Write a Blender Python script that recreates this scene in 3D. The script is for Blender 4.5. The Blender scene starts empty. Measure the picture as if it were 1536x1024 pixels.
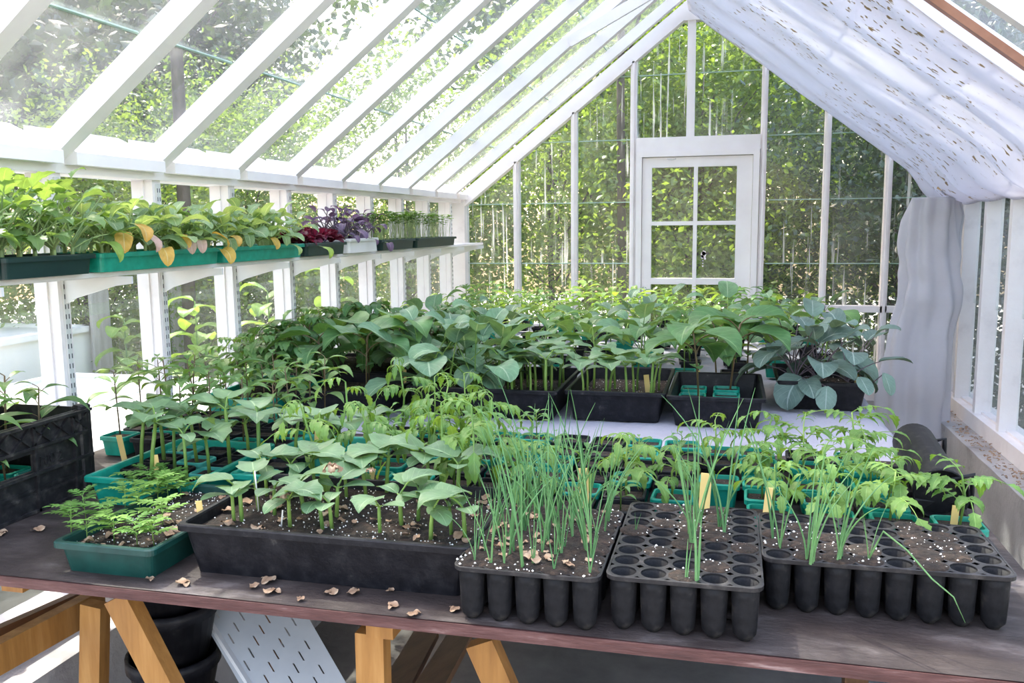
import bpy, math, random
import numpy as np
from mathutils import Vector, Matrix, noise
sc = bpy.context.scene
COL = sc.collection
PI = math.pi
rnd = random.Random(7)

# ------------------------------------------------------------------ camera
F, PITCH, YAW, ROLL = 1303., .1324, .2454, -.0101
EYE = Vector((0, 0, 1.5))
_fw = Vector((-math.sin(YAW)*math.cos(PITCH), math.cos(YAW)*math.cos(PITCH), -math.sin(PITCH)))
_ri = Vector((math.cos(YAW), math.sin(YAW), 0))
_up = _ri.cross(_fw)
_R = _ri*math.cos(ROLL) + _up*math.sin(ROLL)
_U = -_ri*math.sin(ROLL) + _up*math.cos(ROLL)
cam = bpy.data.cameras.new('camera'); camo = bpy.data.objects.new('camera', cam); COL.objects.link(camo)
cam.sensor_width = 36; cam.lens = F/1536*36; cam.clip_start = .02; cam.clip_end = 200
camo.matrix_world = Matrix(((_R.x, _U.x, -_fw.x, 0), (_R.y, _U.y, -_fw.y, 0), (_R.z, _U.z, -_fw.z, 1.5), (0, 0, 0, 1)))
sc.camera = camo
def at(px, py, ax='z', val=0.93):          # where the sight line of a measured spot meets a plane of the place
    r = _fw + _R*((px-768)/F) + _U*((512-py)/F)
    i = 'xyz'.index(ax); return EYE + r*((val-EYE[i])/r[i])

# ------------------------------------------------------------------ materials
def nt(name):
    m = bpy.data.materials.new(name); m.use_nodes = True
    t = m.node_tree; t.nodes.clear()
    o = t.nodes.new('ShaderNodeOutputMaterial'); return m, t, o
def N(t, kind, **kw):
    n = t.nodes.new('ShaderNode'+kind)
    for k, v in kw.items():
        if k in n.inputs: n.inputs[k].default_value = v
        else: setattr(n, k, v)
    return n
def c4(c): return (c[0], c[1], c[2], 1)
def ramp(t, fac, stops):
    r = N(t, 'ValToRGB'); e = r.color_ramp.elements
    e[0].position, e[0].color = stops[0][0], c4(stops[0][1])
    e[1].position, e[1].color = stops[-1][0], c4(stops[-1][1])
    for p, c in stops[1:-1]:
        x = e.new(p); x.color = c4(c)
    t.links.new(fac, r.inputs['Fac']); return r.outputs['Color']
def coords(t, kind='Object', scale=(1,1,1), rot=(0,0,0)):
    c = N(t, 'TexCoord'); m = N(t, 'Mapping'); m.inputs['Scale'].default_value = scale; m.inputs['Rotation'].default_value = rot
    t.links.new(c.outputs[kind], m.inputs['Vector']); return m.outputs['Vector']
def world_pos(t, scale=(1,1,1)):
    g = N(t, 'NewGeometry'); m = N(t, 'Mapping'); m.inputs['Scale'].default_value = scale
    t.links.new(g.outputs['Position'], m.inputs['Vector']); return m.outputs['Vector']
def noise_t(t, vec, scale, detail=4, rough=.6, dist=0):
    n = N(t, 'TexNoise'); n.inputs['Scale'].default_value = scale; n.inputs['Detail'].default_value = detail
    n.inputs['Roughness'].default_value = rough; n.inputs['Distortion'].default_value = dist
    t.links.new(vec, n.inputs['Vector']); return n.outputs['Fac']
def bump(t, h, strength=.3, dist=.005):
    b = N(t, 'Bump'); b.inputs['Strength'].default_value = strength; b.inputs['Distance'].default_value = dist
    t.links.new(h, b.inputs['Height']); return b.outputs['Normal']
def surf(name, stops, scale=8, rough=.6, bumpy=.2, bscale=None, stretch=(1,1,1), spec=.4, detail=5, rot=(0,0,0), kind='Object', bdist=.003):
    """noise-coloured painted / plastic / wooden surface"""
    m, t, o = nt(name)
    v = coords(t, kind, stretch, rot)
    f = noise_t(t, v, scale, detail)
    b = N(t, 'BsdfPrincipled'); b.inputs['Roughness'].default_value = rough; b.inputs['Specular IOR Level'].default_value = spec
    t.links.new(ramp(t, f, stops), b.inputs['Base Color'])
    if bumpy:
        f2 = noise_t(t, v, bscale or scale*4, 4)
        t.links.new(bump(t, f2, bumpy, bdist), b.inputs['Normal'])
    t.links.new(b.outputs[0], o.inputs[0]); return m
def shade_of(c, k): return (c[0]*k, c[1]*k, c[2]*k)

M = {}
M['white'] = surf('white_paint', [(.3, (.82,.77,.78)), (.6, (.88,.84,.85)), (.8, (.90,.87,.88))], 5, .45, .15, 30)
M['white_wood'] = surf('white_painted_wood', [(.25, (.74,.69,.70)), (.45, (.85,.80,.81)), (.8, (.89,.86,.87))], 7, .5, .3, 40, (1,1,1))
M['metal_white'] = surf('white_metal', [(.3, (.6,.6,.6)), (.7, (.72,.73,.74))], 4, .35, .1)
M['slot'] = surf('slot_dark', [(.3, (.05,.05,.06)), (.7, (.1,.1,.11))], 4, .7, 0)
M['bench_top'] = surf('brown_board_top', [(.28, (.018,.012,.011)), (.45, (.036,.025,.023)), (.58, (.065,.050,.046)), (.70, (.16,.135,.13))], 7, .7, .6, 60, (1,2.2,1), detail=9)
M['bench_edge'] = surf('brown_board_edge', [(.28, (.05,.020,.018)), (.5, (.09,.036,.032)), (.60, (.13,.06,.054)), (.72, (.28,.19,.175))], 16, .6, .5, 50, (.6,1,4), detail=9)
M['wood'] = surf('ochre_wood', [(.25, (.20,.085,.022)), (.5, (.36,.17,.045)), (.75, (.50,.27,.09))], 5, .5, .2, 30, (6,6,.6), detail=6)
M['wood_dark'] = surf('brown_wood', [(.25, (.10,.05,.025)), (.5, (.19,.095,.045)), (.75, (.27,.15,.075))], 5, .5, .2, 30, (6,.6,6), detail=6)
M['batten'] = surf('reddish_wood', [(.25, (.22,.10,.06)), (.7, (.42,.22,.15))], 6, .6, .2, 30, (1,4,1))
M['black'] = surf('black_plastic', [(.3, (.004,.004,.006)), (.5, (.008,.008,.011)), (.66, (.017,.017,.020)), (.80, (.085,.08,.077))], 38, .46, .3, 110, detail=8, spec=.22)
M['black_dusty'] = surf('dusty_black_plastic', [(.25, (.005,.005,.006)), (.50, (.014,.013,.015)), (.64, (.04,.036,.035)), (.80, (.14,.125,.115))], 42, .5, .3, 60, detail=8)
M['turq'] = surf('turquoise_plastic', [(.3, (.002,.19,.13)), (.7, (.012,.32,.23))], 25, .4, .15, 40)
M['turq_light'] = surf('pale_turquoise_plastic', [(.3, (.04,.32,.26)), (.7, (.10,.45,.38))], 6, .4, .15, 40)
M['dkgreen'] = surf('dark_green_plastic', [(.3, (.003,.030,.026)), (.7, (.008,.060,.050))], 25, .38, .15, 40)
M['shelf_green'] = surf('blackish_green_plastic', [(.3, (.004,.020,.020)), (.7, (.010,.038,.036))], 6, .4, .15, 40)
M['concrete'] = surf('whitewashed_concrete', [(.25, (.25,.23,.23)), (.42, (.42,.40,.40)), (.6, (.50,.48,.48)), (.8, (.56,.54,.54))], 4, .85, .7, 45, detail=9, kind='Object', bdist=.006)
M['floor'] = surf('floor_concrete', [(.3, (.09,.085,.08)), (.7, (.17,.16,.15))], 5, .9, .6, 40, detail=8)
M['label'] = surf('yellow_wood_label', [(.3, (.72,.50,.16)), (.7, (.84,.64,.27))], 10, .6, .1, 60, (1,1,.2))
M['perlite'] = surf('perlite', [(.3, (.7,.66,.6)), (.7, (.9,.87,.83))], 9, .8, 0)
M['litter'] = surf('dead_leaf', [(.25, (.16,.085,.045)), (.5, (.34,.22,.14)), (.75, (.55,.43,.30))], 40, .75, .4, 90)
M['gravel'] = surf('outdoor_ground', [(.3, (.24,.22,.18)), (.5, (.40,.38,.33)), (.75, (.58,.56,.50))], 2.5, .9, .5, 30)
M['grey_wood'] = surf('weathered_wood', [(.25, (.22,.20,.18)), (.7, (.42,.40,.37))], 5, .8, .4, 30, (6,6,.5))
M['bark'] = surf('bark', [(.25, (.035,.026,.02)), (.7, (.11,.085,.065))], 9, .9, .8, 20, (2,2,.5))
M['white_out'] = surf('white_board_outside', [(.3, (.74,.73,.70)), (.7, (.84,.83,.81))], 3, .6, .1)
M['brick'] = surf('terracotta', [(.3, (.30,.10,.06)), (.7, (.48,.20,.12))], 9, .8, .4)

M['cell_black'] = surf('black_cell_plastic', [(.3, (.005,.005,.006)), (.55, (.013,.013,.015)), (.66, (.035,.032,.030)), (.8, (.10,.09,.085))], 42, .55, .3, 110, spec=.16)
# soil with white specks of perlite in it
def soil_mat():
    m, t, o = nt('potting_soil')
    v = coords(t); f = noise_t(t, v, 60, 6, .7)
    col = ramp(t, f, [(.3, (.006,.004,.003)), (.52, (.022,.013,.008)), (.75, (.085,.05,.032))])
    vo = N(t, 'TexVoronoi'); vo.inputs['Scale'].default_value = 110; t.links.new(v, vo.inputs['Vector'])
    sp = ramp(t, vo.outputs['Distance'], [(.10, (1,1,1)), (.17, (0,0,0))])
    g = noise_t(t, v, 25, 2); gm = ramp(t, g, [(.5, (0,0,0)), (.6, (1,1,1))])
    mu = N(t, 'Math', operation='MULTIPLY'); t.links.new(sp, mu.inputs[0]); t.links.new(gm, mu.inputs[1])
    mx = N(t, 'MixRGB'); t.links.new(mu.outputs[0], mx.inputs[0]); t.links.new(col, mx.inputs[1]); mx.inputs[2].default_value = (.62,.58,.52,1)
    b = N(t, 'BsdfPrincipled'); b.inputs['Roughness'].default_value = .9; t.links.new(mx.outputs[0], b.inputs['Base Color'])
    t.links.new(bump(t, noise_t(t, v, 90, 5), .9, .01), b.inputs['Normal'])
    t.links.new(b.outputs[0], o.inputs[0]); return m
M['soil'] = soil_mat()

def leaf_mat(name, base, vein=None, trans=.32, rough=.42, var=.22, edge=None, spec=.35, tcol=None):
    m, t, o = nt(name)
    uv = N(t, 'TexCoord').outputs['UV']
    sep = N(t, 'SeparateXYZ'); t.links.new(uv, sep.inputs[0])
    # blotches + per-plant variation
    v = coords(t); f = noise_t(t, v, 28, 4)
    col = ramp(t, f, [(.25, shade_of(base, .72)), (.55, base), (.85, shade_of(base, 1.25))])
    oi = N(t, 'ObjectInfo'); mr = N(t, 'MapRange'); mr.inputs['To Min'].default_value = 1-var; mr.inputs['To Max'].default_value = 1+var
    t.links.new(oi.outputs['Random'], mr.inputs['Value'])
    hs = N(t, 'HueSaturation'); t.links.new(col, hs.inputs['Color']); t.links.new(mr.outputs[0], hs.inputs['Value'])
    mr2 = N(t, 'MapRange'); mr2.inputs['To Min'].default_value = .515; mr2.inputs['To Max'].default_value = .485
    t.links.new(oi.outputs['Random'], mr2.inputs['Value']); t.links.new(mr2.outputs[0], hs.inputs['Hue'])
    col = hs.outputs[0]
    if vein:
        # midrib |u-.5| and herringbone side veins
        a = N(t, 'Math', operation='SUBTRACT'); t.links.new(sep.outputs['X'], a.inputs[0]); a.inputs[1].default_value = .5
        ab = N(t, 'Math', operation='ABSOLUTE'); t.links.new(a.outputs[0], ab.inputs[0])
        mid = ramp(t, ab.outputs[0], [(.012, (1,1,1)), (.035, (0,0,0))])
        m1 = N(t, 'Math', operation='MULTIPLY_ADD'); t.links.new(ab.outputs[0], m1.inputs[0]); m1.inputs[1].default_value = -.8; t.links.new(sep.outputs['Y'], m1.inputs[2])
        m2 = N(t, 'Math', operation='MULTIPLY'); t.links.new(m1.outputs[0], m2.inputs[0]); m2.inputs[1].default_value = 6
        fr = N(t, 'Math', operation='FRACT'); t.links.new(m2.outputs[0], fr.inputs[0])
        s2 = ramp(t, fr.outputs[0], [(.0, (.55,.55,.55)), (.10, (0,0,0))])
        mm = N(t, 'Math', operation='MAXIMUM'); t.links.new(mid, mm.inputs[0]); t.links.new(s2, mm.inputs[1])
        mx = N(t, 'MixRGB'); t.links.new(mm.outputs[0], mx.inputs[0]); t.links.new(col, mx.inputs[1]); mx.inputs[2].default_value = c4(vein)
        col = mx.outputs[0]; hgt = mm.outputs[0]
    b = N(t, 'BsdfPrincipled'); b.inputs['Roughness'].default_value = rough; b.inputs['Specular IOR Level'].default_value = spec
    t.links.new(col, b.inputs['Base Color'])
    if vein: t.links.new(bump(t, hgt, .25, .002), b.inputs['Normal'])
    tr = N(t, 'BsdfTranslucent')
    g = N(t, 'MixRGB', blend_type='MULTIPLY'); g.inputs[0].default_value = 1; t.links.new(col, g.inputs[1]); g.inputs[2].default_value = c4(tcol or (1.7,1.5,.55))
    t.links.new(g.outputs[0], tr.inputs['Color'])
    ms = N(t, 'MixShader'); ms.inputs[0].default_value = trans
    t.links.new(b.outputs[0], ms.inputs[1]); t.links.new(tr.outputs[0], ms.inputs[2]); t.links.new(ms.outputs[0], o.inputs[0])
    return m
L = {}
L['cucumber'] = leaf_mat('cucumber_leaf', (.14,.255,.12), (.27,.40,.22), .25)
L['squash'] = leaf_mat('squash_leaf', (.12,.25,.09), (.24,.38,.17), .28)
L['tomato'] = leaf_mat('tomato_leaf', (.17,.31,.07), (.24,.40,.12), .35)
L['tomato_dark'] = leaf_mat('dark_tomato_leaf', (.095,.21,.065), (.16,.29,.11), .3)
L['pepper'] = leaf_mat('pepper_leaf', (.15,.28,.09), (.24,.42,.14), .35)
L['cabbage'] = leaf_mat('kohlrabi_leaf', (.14,.26,.15), (.34,.46,.31), .22, .5)
L['blue'] = leaf_mat('blue_cabbage_leaf', (.15,.235,.195), (.30,.38,.35), .15, .55)
L['leek'] = leaf_mat('leek_blade', (.15,.33,.13), None, .25, .4)
L['marigold'] = leaf_mat('marigold_leaf', (.17,.34,.07), None, .3)
L['bright'] = leaf_mat('young_leaf', (.25,.40,.10), (.32,.48,.18), .42)
L['mint'] = leaf_mat('soft_green_leaf', (.14,.29,.085), (.22,.36,.14), .35)
L['fine'] = leaf_mat('fine_green_leaf', (.12,.27,.04), None, .35)
L['shelf'] = leaf_mat('pale_cabbage_leaf', (.26,.39,.21), (.55,.63,.46), .45, .5)
L['shelf2'] = leaf_mat('celery_leaf', (.20,.33,.13), (.25,.40,.15), .45)
L['yellow'] = leaf_mat('yellowing_leaf', (.62,.42,.10), (.68,.58,.30), .4, tcol=(1.3,1.05,.5))
L['red'] = leaf_mat('red_lettuce_leaf', (.14,.022,.045), (.30,.07,.11), .4, tcol=(2.0,.8,1.0))
L['purple'] = leaf_mat('purple_leaf', (.15,.11,.17), (.36,.22,.34), .3, tcol=(1.4,.9,1.3))
L['stem'] = leaf_mat('green_stem', (.20,.34,.075), None, .15)
L['stem_pale'] = leaf_mat('pale_stem', (.34,.46,.20), None, .2)
L['stem_purple'] = leaf_mat('purple_stem', (.13,.10,.12), None, .1)
L['stem_brown'] = leaf_mat('brown_stem', (.14,.10,.05), None, .1)
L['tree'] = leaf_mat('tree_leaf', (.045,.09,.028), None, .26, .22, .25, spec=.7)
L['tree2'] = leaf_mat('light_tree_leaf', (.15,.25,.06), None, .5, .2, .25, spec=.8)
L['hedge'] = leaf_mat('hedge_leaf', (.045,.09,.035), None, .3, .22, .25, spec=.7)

def glass_mat(name, haze, streak=0., tint=(.93,.96,.94)):
    m, t, o = nt(name)
    v = world_pos(t)
    f = noise_t(t, v, 2.2, 6, .65, .5)
    h = N(t, 'MapRange'); h.inputs['From Min'].default_value = .3; h.inputs['From Max'].default_value = .75
    h.inputs['To Min'].default_value = haze*.35; h.inputs['To Max'].default_value = haze*1.6; t.links.new(f, h.inputs['Value'])
    hz = h.outputs[0]
    if streak:   # run-down drips of whitewash
        vs = world_pos(t, (26, 26, .9)); s = noise_t(t, vs, 1.6, 3, .6)
        sr = ramp(t, s, [(.60, (0,0,0)), (.66, (1,1,1))])
        v3 = world_pos(t, (1.2, 1.2, 1.0)); g = noise_t(t, v3, 2.0, 2); gr = ramp(t, g, [(.42, (0,0,0)), (.56, (1,1,1))])
        mu = N(t, 'Math', operation='MULTIPLY'); t.links.new(sr, mu.inputs[0]); t.links.new(gr, mu.inputs[1])
        mu2 = N(t, 'Math', operation='MULTIPLY_ADD'); t.links.new(mu.outputs[0], mu2.inputs[0]); mu2.inputs[1].default_value = streak; t.links.new(hz, mu2.inputs[2])
        hz = mu2.outputs[0]
    tp = N(t, 'BsdfTransparent'); tp.inputs['Color'].default_value = c4(tint)
    di = N(t, 'BsdfDiffuse'); di.inputs['Color'].default_value = (.86,.88,.87,1)
    tl = N(t, 'BsdfTranslucent'); tl.inputs['Color'].default_value = (.90,.92,.91,1)
    dm = N(t, 'MixShader'); dm.inputs[0].default_value = .6; t.links.new(di.outputs[0], dm.inputs[1]); t.links.new(tl.outputs[0], dm.inputs[2])
    m1 = N(t, 'MixShader'); t.links.new(hz, m1.inputs[0]); t.links.new(tp.outputs[0], m1.inputs[1]); t.links.new(dm.outputs[0], m1.inputs[2])
    gl = N(t, 'BsdfGlossy'); gl.inputs['Roughness'].default_value = .04
    fz0 = N(t, 'Fresnel'); fz0.inputs['IOR'].default_value = 1.35; gb = N(t, 'NewGeometry'); iv = N(t, 'Math', operation='SUBTRACT'); iv.inputs[0].default_value = 1; t.links.new(gb.outputs['Backfacing'], iv.inputs[1]); fz = N(t, 'Math', operation='MULTIPLY'); t.links.new(fz0.outputs[0], fz.inputs[0]); t.links.new(iv.outputs[0], fz.inputs[1])
    m2 = N(t, 'MixShader'); t.links.new(fz.outputs[0], m2.inputs[0]); t.links.new(m1.outputs[0], m2.inputs[1]); t.links.new(gl.outputs[0], m2.inputs[2])
    t.links.new(m2.outputs[0], o.inputs[0]); return m
M['glass_roof'] = glass_mat('hazy_roof_glass', .075)
M['glass_wall'] = glass_mat('wall_glass', .035)
M['glass_gable'] = glass_mat('streaked_gable_glass', .035, .45)
M['glass_edge'] = surf('glass_lap_edge', [(.3, (.25,.40,.33)), (.7, (.45,.58,.50))], 5, .25, 0)

def fleece_mat(name, base, trans, spots=0, weave=0):
    m, t, o = nt(name)
    v = coords(t); f = noise_t(t, v, 5, 5)
    col = ramp(t, f, [(.3, shade_of(base, .93)), (.7, base)])
    if spots:
        vs = coords(t, 'Object', (1.0,1.25,1.0), (0,0,.4)); s = noise_t(t, vs, 26, 2, .5)
        big = noise_t(t, v, 1.6, 2)
        sr = ramp(t, s, [(.625, (0,0,0)), (.67, (1,1,1))]); br = ramp(t, big, [(.44, (0,0,0)), (.52, (1,1,1))])
        mu = N(t, 'Math', operation='MULTIPLY'); t.links.new(sr, mu.inputs[0]); t.links.new(br, mu.inputs[1])
        mx = N(t, 'MixRGB'); t.links.new(mu.outputs[0], mx.inputs[0]); t.links.new(col, mx.inputs[1]); mx.inputs[2].default_value = (.42,.33,.22,1); col = mx.outputs[0]
    d = N(t, 'BsdfDiffuse'); t.links.new(col, d.inputs['Color']); tr = N(t, 'BsdfTranslucent'); t.links.new(col, tr.inputs['Color'])
    nb = bump(t, noise_t(t, v, 9 if not weave else 60, 4), .5, .01); t.links.new(nb, d.inputs['Normal'])
    ms = N(t, 'MixShader'); ms.inputs[0].default_value = trans; t.links.new(d.outputs[0], ms.inputs[1]); t.links.new(tr.outputs[0], ms.inputs[2])
    t.links.new(ms.outputs[0], o.inputs[0]); return m
M['shade_cloth'] = fleece_mat('shade_fleece', (.82,.80,.84), .60, 1)
M['curtain'] = fleece_mat('grey_fleece', (.66,.65,.71), .22)
M['bench_cloth'] = fleece_mat('bench_fleece', (.42,.41,.47), .05, 0, 1)

# ------------------------------------------------------------------ mesh builder
class MB:
    def __init__(s): s.v = []; s.f = []; s.uv = []; s.sm = []
    def add(s, vs, fs, smooth=False, uvs=None):
        o = len(s.v); s.v += [tuple(p) for p in vs]
        s.f += [tuple(i+o for i in f) for f in fs]; s.sm += [smooth]*len(fs)
        s.uv += uvs if uvs else [(.5, .5)]*len(vs)
        return s
    def box(s, x0, x1, y0, y1, z0, z1, mat=None):
        vs = [Vector((x, y, z)) for z in (z0, z1) for x, y in ((x0,y0),(x1,y0),(x1,y1),(x0,y1))]
        if mat: vs = [mat @ p for p in vs]
        return s.add(vs, [(3,2,1,0),(4,5,6,7),(0,1,5,4),(1,2,6,5),(2,3,7,6),(3,0,4,7)])
    def bbox(s, x0, x1, y0, y1, z0, z1, b=.003, mat=None):   # box with chamfered vertical and top/bottom edges
        rings = []
        def ring(z, i): return [Vector((x, y, z)) for x, y in ((x0+i+b,y0+i),(x1-i-b,y0+i),(x1-i,y0+i+b),(x1-i,y1-i-b),(x1-i-b,y1-i),(x0+i+b,y1-i),(x0+i,y1-i-b),(x0+i,y0+i+b))]
        vs = ring(z0, b) + ring(z0+b, 0) + ring(z1-b, 0) + ring(z1, b)
        if mat: vs = [mat @ p for p in vs]
        fs = [tuple(range(7, -1, -1)), tuple(range(24, 32))]
        for k in range(3):
            for i in range(8): fs.append((k*8+i, k*8+(i+1) % 8, k*8+8+(i+1) % 8, k*8+8+i))
        return s.add(vs, fs)
    def beam(s, a, b, w, h, up=Vector((0,0,1))):              # rectangular bar from a to b
        a, b = Vector(a), Vector(b); d = (b-a).normalized(); r = d.cross(up).normalized()*(w/2); u = r.cross(d).normalized()*(h/2)
        vs = [p+x for p in (a, b) for x in (-r-u, r-u, r+u, -r+u)]
        return s.add(vs, [(0,1,2,3),(7,6,5,4),(0,4,5,1),(1,5,6,2),(2,6,7,3),(3,7,4,0)])
    def tube(s, pts, rad, n=6, cap=True):
        pts = [Vector(p) for p in pts]
        if not hasattr(rad, '__len__'): rad = [rad]*len(pts)
        vs = []; fs = []; m = len(pts); ref = None; uvs = []
        for i, p in enumerate(pts):
            d = (pts[min(i+1, m-1)]-pts[max(i-1, 0)])
            d = d.normalized() if d.length > 1e-9 else Vector((0,0,1))
            if ref is None: ref = Vector((1,0,0)) if abs(d.x) < .8 else Vector((0,1,0))
            x = (ref - d*ref.dot(d)).normalized(); y = d.cross(x); ref = x
            for k in range(n):
                a = 2*PI*k/n; vs.append(p + (x*math.cos(a)+y*math.sin(a))*rad[i]); uvs.append((.3, i/max(1, m-1)))
        for i in range(m-1):
            for k in range(n): fs.append((i*n+k, i*n+(k+1) % n, (i+1)*n+(k+1) % n, (i+1)*n+k))
        if cap: fs += [tuple(range(n-1, -1, -1)), tuple((m-1)*n+k for k in range(n))]
        return s.add(vs, fs, True, uvs)
    def lathe(s, prof, c=(0,0,0), n=20, sx=1, sy=1):
        vs = [(c[0]+r*math.cos(2*PI*k/n)*sx, c[1]+r*math.sin(2*PI*k/n)*sy, c[2]+z) for r, z in prof for k in range(n)]
        fs = [(i*n+k, i*n+(k+1) % n, (i+1)*n+(k+1) % n, (i+1)*n+k) for i in range(len(prof)-1) for k in range(n)]
        return s.add(vs, fs, True)
    def grid(s, fn, nu, nv, smooth=True):
        vs = [fn(i/nu, j/nv) for j in range(nv+1) for i in range(nu+1)]
        fs = [(j*(nu+1)+i, j*(nu+1)+i+1, (j+1)*(nu+1)+i+1, (j+1)*(nu+1)+i) for j in range(nv) for i in range(nu)]
        return s.add(vs, fs, smooth, [(i/nu, j/nv) for j in range(nv+1) for i in range(nu+1)])
    def mesh(s, name, mat):
        me = bpy.data.meshes.new(name); me.from_pydata(s.v, [], s.f)
        me.polygons.foreach_set('use_smooth', s.sm)
        uvl = me.uv_layers.new(name='UVMap'); idx = np.zeros(len(me.loops), dtype=np.int32); me.loops.foreach_get('vertex_index', idx)
        uvl.data.foreach_set('uv', np.array(s.uv, dtype=np.float32)[idx].ravel())
        me.materials.append(mat); me.update(); return me
    def build(s, name, mat, parent=None, loc=None, rotz=0):
        o = bpy.data.objects.new(name, s.mesh(name, mat)); COL.objects.link(o)
        if parent: o.parent = parent
        if loc is not None: o.location = loc
        if rotz: o.rotation_euler.z = rotz
        return o
def tag(o, label=None, cat=None, group=None, kind=None):
    if label: o['label'] = label
    if cat: o['category'] = cat
    if group: o['group'] = group
    if kind: o['kind'] = kind
    return o
def empty(name, loc=(0,0,0), rz=0):
    o = bpy.data.objects.new(name, None); COL.objects.link(o); o.location = loc; o.rotation_euler.z = rz; o.empty_display_size = .02
    return o
def struct(name, mb, mat, parent=None):
    o = mb.build(name, mat, parent)
    if not parent: o['kind'] = 'structure'
    return o
def solid(o, th, off=0):
    md = o.modifiers.new('thickness', 'SOLIDIFY'); md.thickness = th; md.offset = off; return o
def children(o): return [c for c in bpy.data.objects if c.parent == o]
KIDS = {}
def copy_tree(root, loc, rz=0, scale=1, tilt=(0,0)):
    kids = KIDS.get(root.name)
    if kids is None: kids = KIDS[root.name] = children(root)
    r = root.copy(); COL.objects.link(r); r.location = loc; r.rotation_euler = (tilt[0], tilt[1], rz); r.scale = (scale,)*3
    for ch in kids:
        c = ch.copy(); COL.objects.link(c); c.parent = r
    return r
ORD = ['first','second','third','fourth','fifth','sixth','seventh','eighth','ninth','tenth','eleventh','twelfth','thirteenth','fourteenth','fifteenth','sixteenth','seventeenth','eighteenth','nineteenth','twentieth']
def from_left(i, n):
    if n == 1: return 'alone in its row'
    if i == 0: return 'leftmost'
    if i == n-1: return 'rightmost'
    return ORD[i]+' from left'
def row_word(j, n):
    if n == 1: return ''
    if j == 0: return 'front row'
    if j == n-1: return 'back row'
    return ORD[j]+' row'
def label_rows(objs, desc, where, nrows, cat, group):
    """objs in one container: cut into rows by depth, name each by row and place"""
    objs = sorted(objs, key=lambda o: o.location.y)
    n = len(objs); nrows = max(1, min(nrows, n)); k = 0
    for j in range(nrows):
        cnt = (n*(j+1))//nrows - (n*j)//nrows
        row = sorted(objs[k:k+cnt], key=lambda o: o.location.x/max(.3, o.location.y)); k += cnt
        for i, o in enumerate(row):
            tag(o, ', '.join(x for x in (desc+' '+where, row_word(j, nrows), from_left(i, len(row))) if x), cat, group)
SKY, SUN, EXPO = .45, 4.6, 1.4
# ------------------------------------------------------------------ leaves and plants
PROF = {
 'oval':   [(0,.05),(.08,.42),(.2,.75),(.35,.96),(.5,1),(.65,.94),(.8,.74),(.92,.42),(1,.02)],
 'round':  [(0,.10),(.08,.5),(.2,.85),(.35,1),(.55,1),(.72,.90),(.86,.65),(.95,.36),(1,.03)],
 'heart':  [(0,.10),(.04,.60),(.12,.90),(.24,1),(.38,.93),(.5,.80),(.62,.70),(.72,.52),(.86,.25),(1,.01)],
 'angular':[(0,.12),(.04,.55),(.14,.80),(.26,.92),(.34,1),(.42,.82),(.56,.78),(.66,.72),(.76,.45),(.9,.2),(1,.01)],
 'lance':  [(0,.05),(.1,.35),(.25,.80),(.4,1),(.55,.92),(.7,.65),(.85,.32),(1,.01)],
 'tom':    [(0,.06),(.1,.45),(.2,.92),(.27,.70),(.38,1),(.46,.74),(.58,.86),(.66,.52),(.8,.42),(.9,.15),(1,.01)],
 'strap':  [(0,.3),(.2,.7),(.4,.9),(.6,1),(.8,.7),(1,.03)],
 'ruffle': [(0,.2),(.15,.6),(.3,.85),(.42,.75),(.55,1),(.66,.82),(.78,.98),(.9,.7),(1,.1)],
}
def prof(kind, s):
    P = PROF[kind]
    for (a, x), (b, y) in zip(P, P[1:]):
        if s <= b: return x+(y-x)*(s-a)/(b-a)
    return P[-1][1]
def leaf(mb, base, az, pitch, length, width, kind='oval', droop=.8, fold=.25, lobe=0., wave=0., r=rnd, twist=0., nu=4):
    """one blade: starts at base, heads along azimuth az with upward angle pitch, bends down by droop (radians) to its tip"""
    P = PROF[kind]; ss = [p for p, _ in P]
    if len(ss) < 9: ss = sorted(set(ss + [.5, .15]))
    f = Vector((math.cos(az), math.sin(az), 0)); side0 = Vector((-math.sin(az), math.cos(az), 0)); z = Vector((0,0,1))
    p = Vector(base); prev = 0; vs = []; uvs = []; ph = r.random()*6
    for s in ss:
        a = pitch - droop*s*s*1.0 - droop*.3*s
        d = f*math.cos(a)+z*math.sin(a); p = p + d*(length*(s-prev)); prev = s
        nrm = -f*math.sin(a)+z*math.cos(a)
        side = side0*math.cos(twist)+nrm*math.sin(twist); nn = nrm*math.cos(twist)-side0*math.sin(twist)
        w = prof(kind, s)*width/2
        for k in range(nu+1):
            t = -1+2*k/nu
            q = p + side*(t*w*math.cos(fold)) + nn*(abs(t)*w*math.sin(fold))
            if lobe: q = q - d*(lobe*length*abs(t)*max(0, 1-s*2.4)**2)
            if wave: q = q + nn*(wave*width*math.sin(ph+s*9+t*3)*abs(t))
            vs.append(q); uvs.append((t*.5+.5, s))
    m = len(ss); fs = [(i*(nu+1)+k, i*(nu+1)+k+1, (i+1)*(nu+1)+k+1, (i+1)*(nu+1)+k) for i in range(m-1) for k in range(nu)]
    mb.add(vs, fs, True, uvs); return p
def arc(base, az, pitch, length, droop, n=5):
    f = Vector((math.cos(az), math.sin(az), 0)); z = Vector((0,0,1)); p = Vector(base); out = [p.copy()]
    for i in range(n):
        a = pitch - droop*((i+.5)/n); p = p+(f*math.cos(a)+z*math.sin(a))*(length/n); out.append(p.copy())
    return out, pitch-droop
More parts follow.
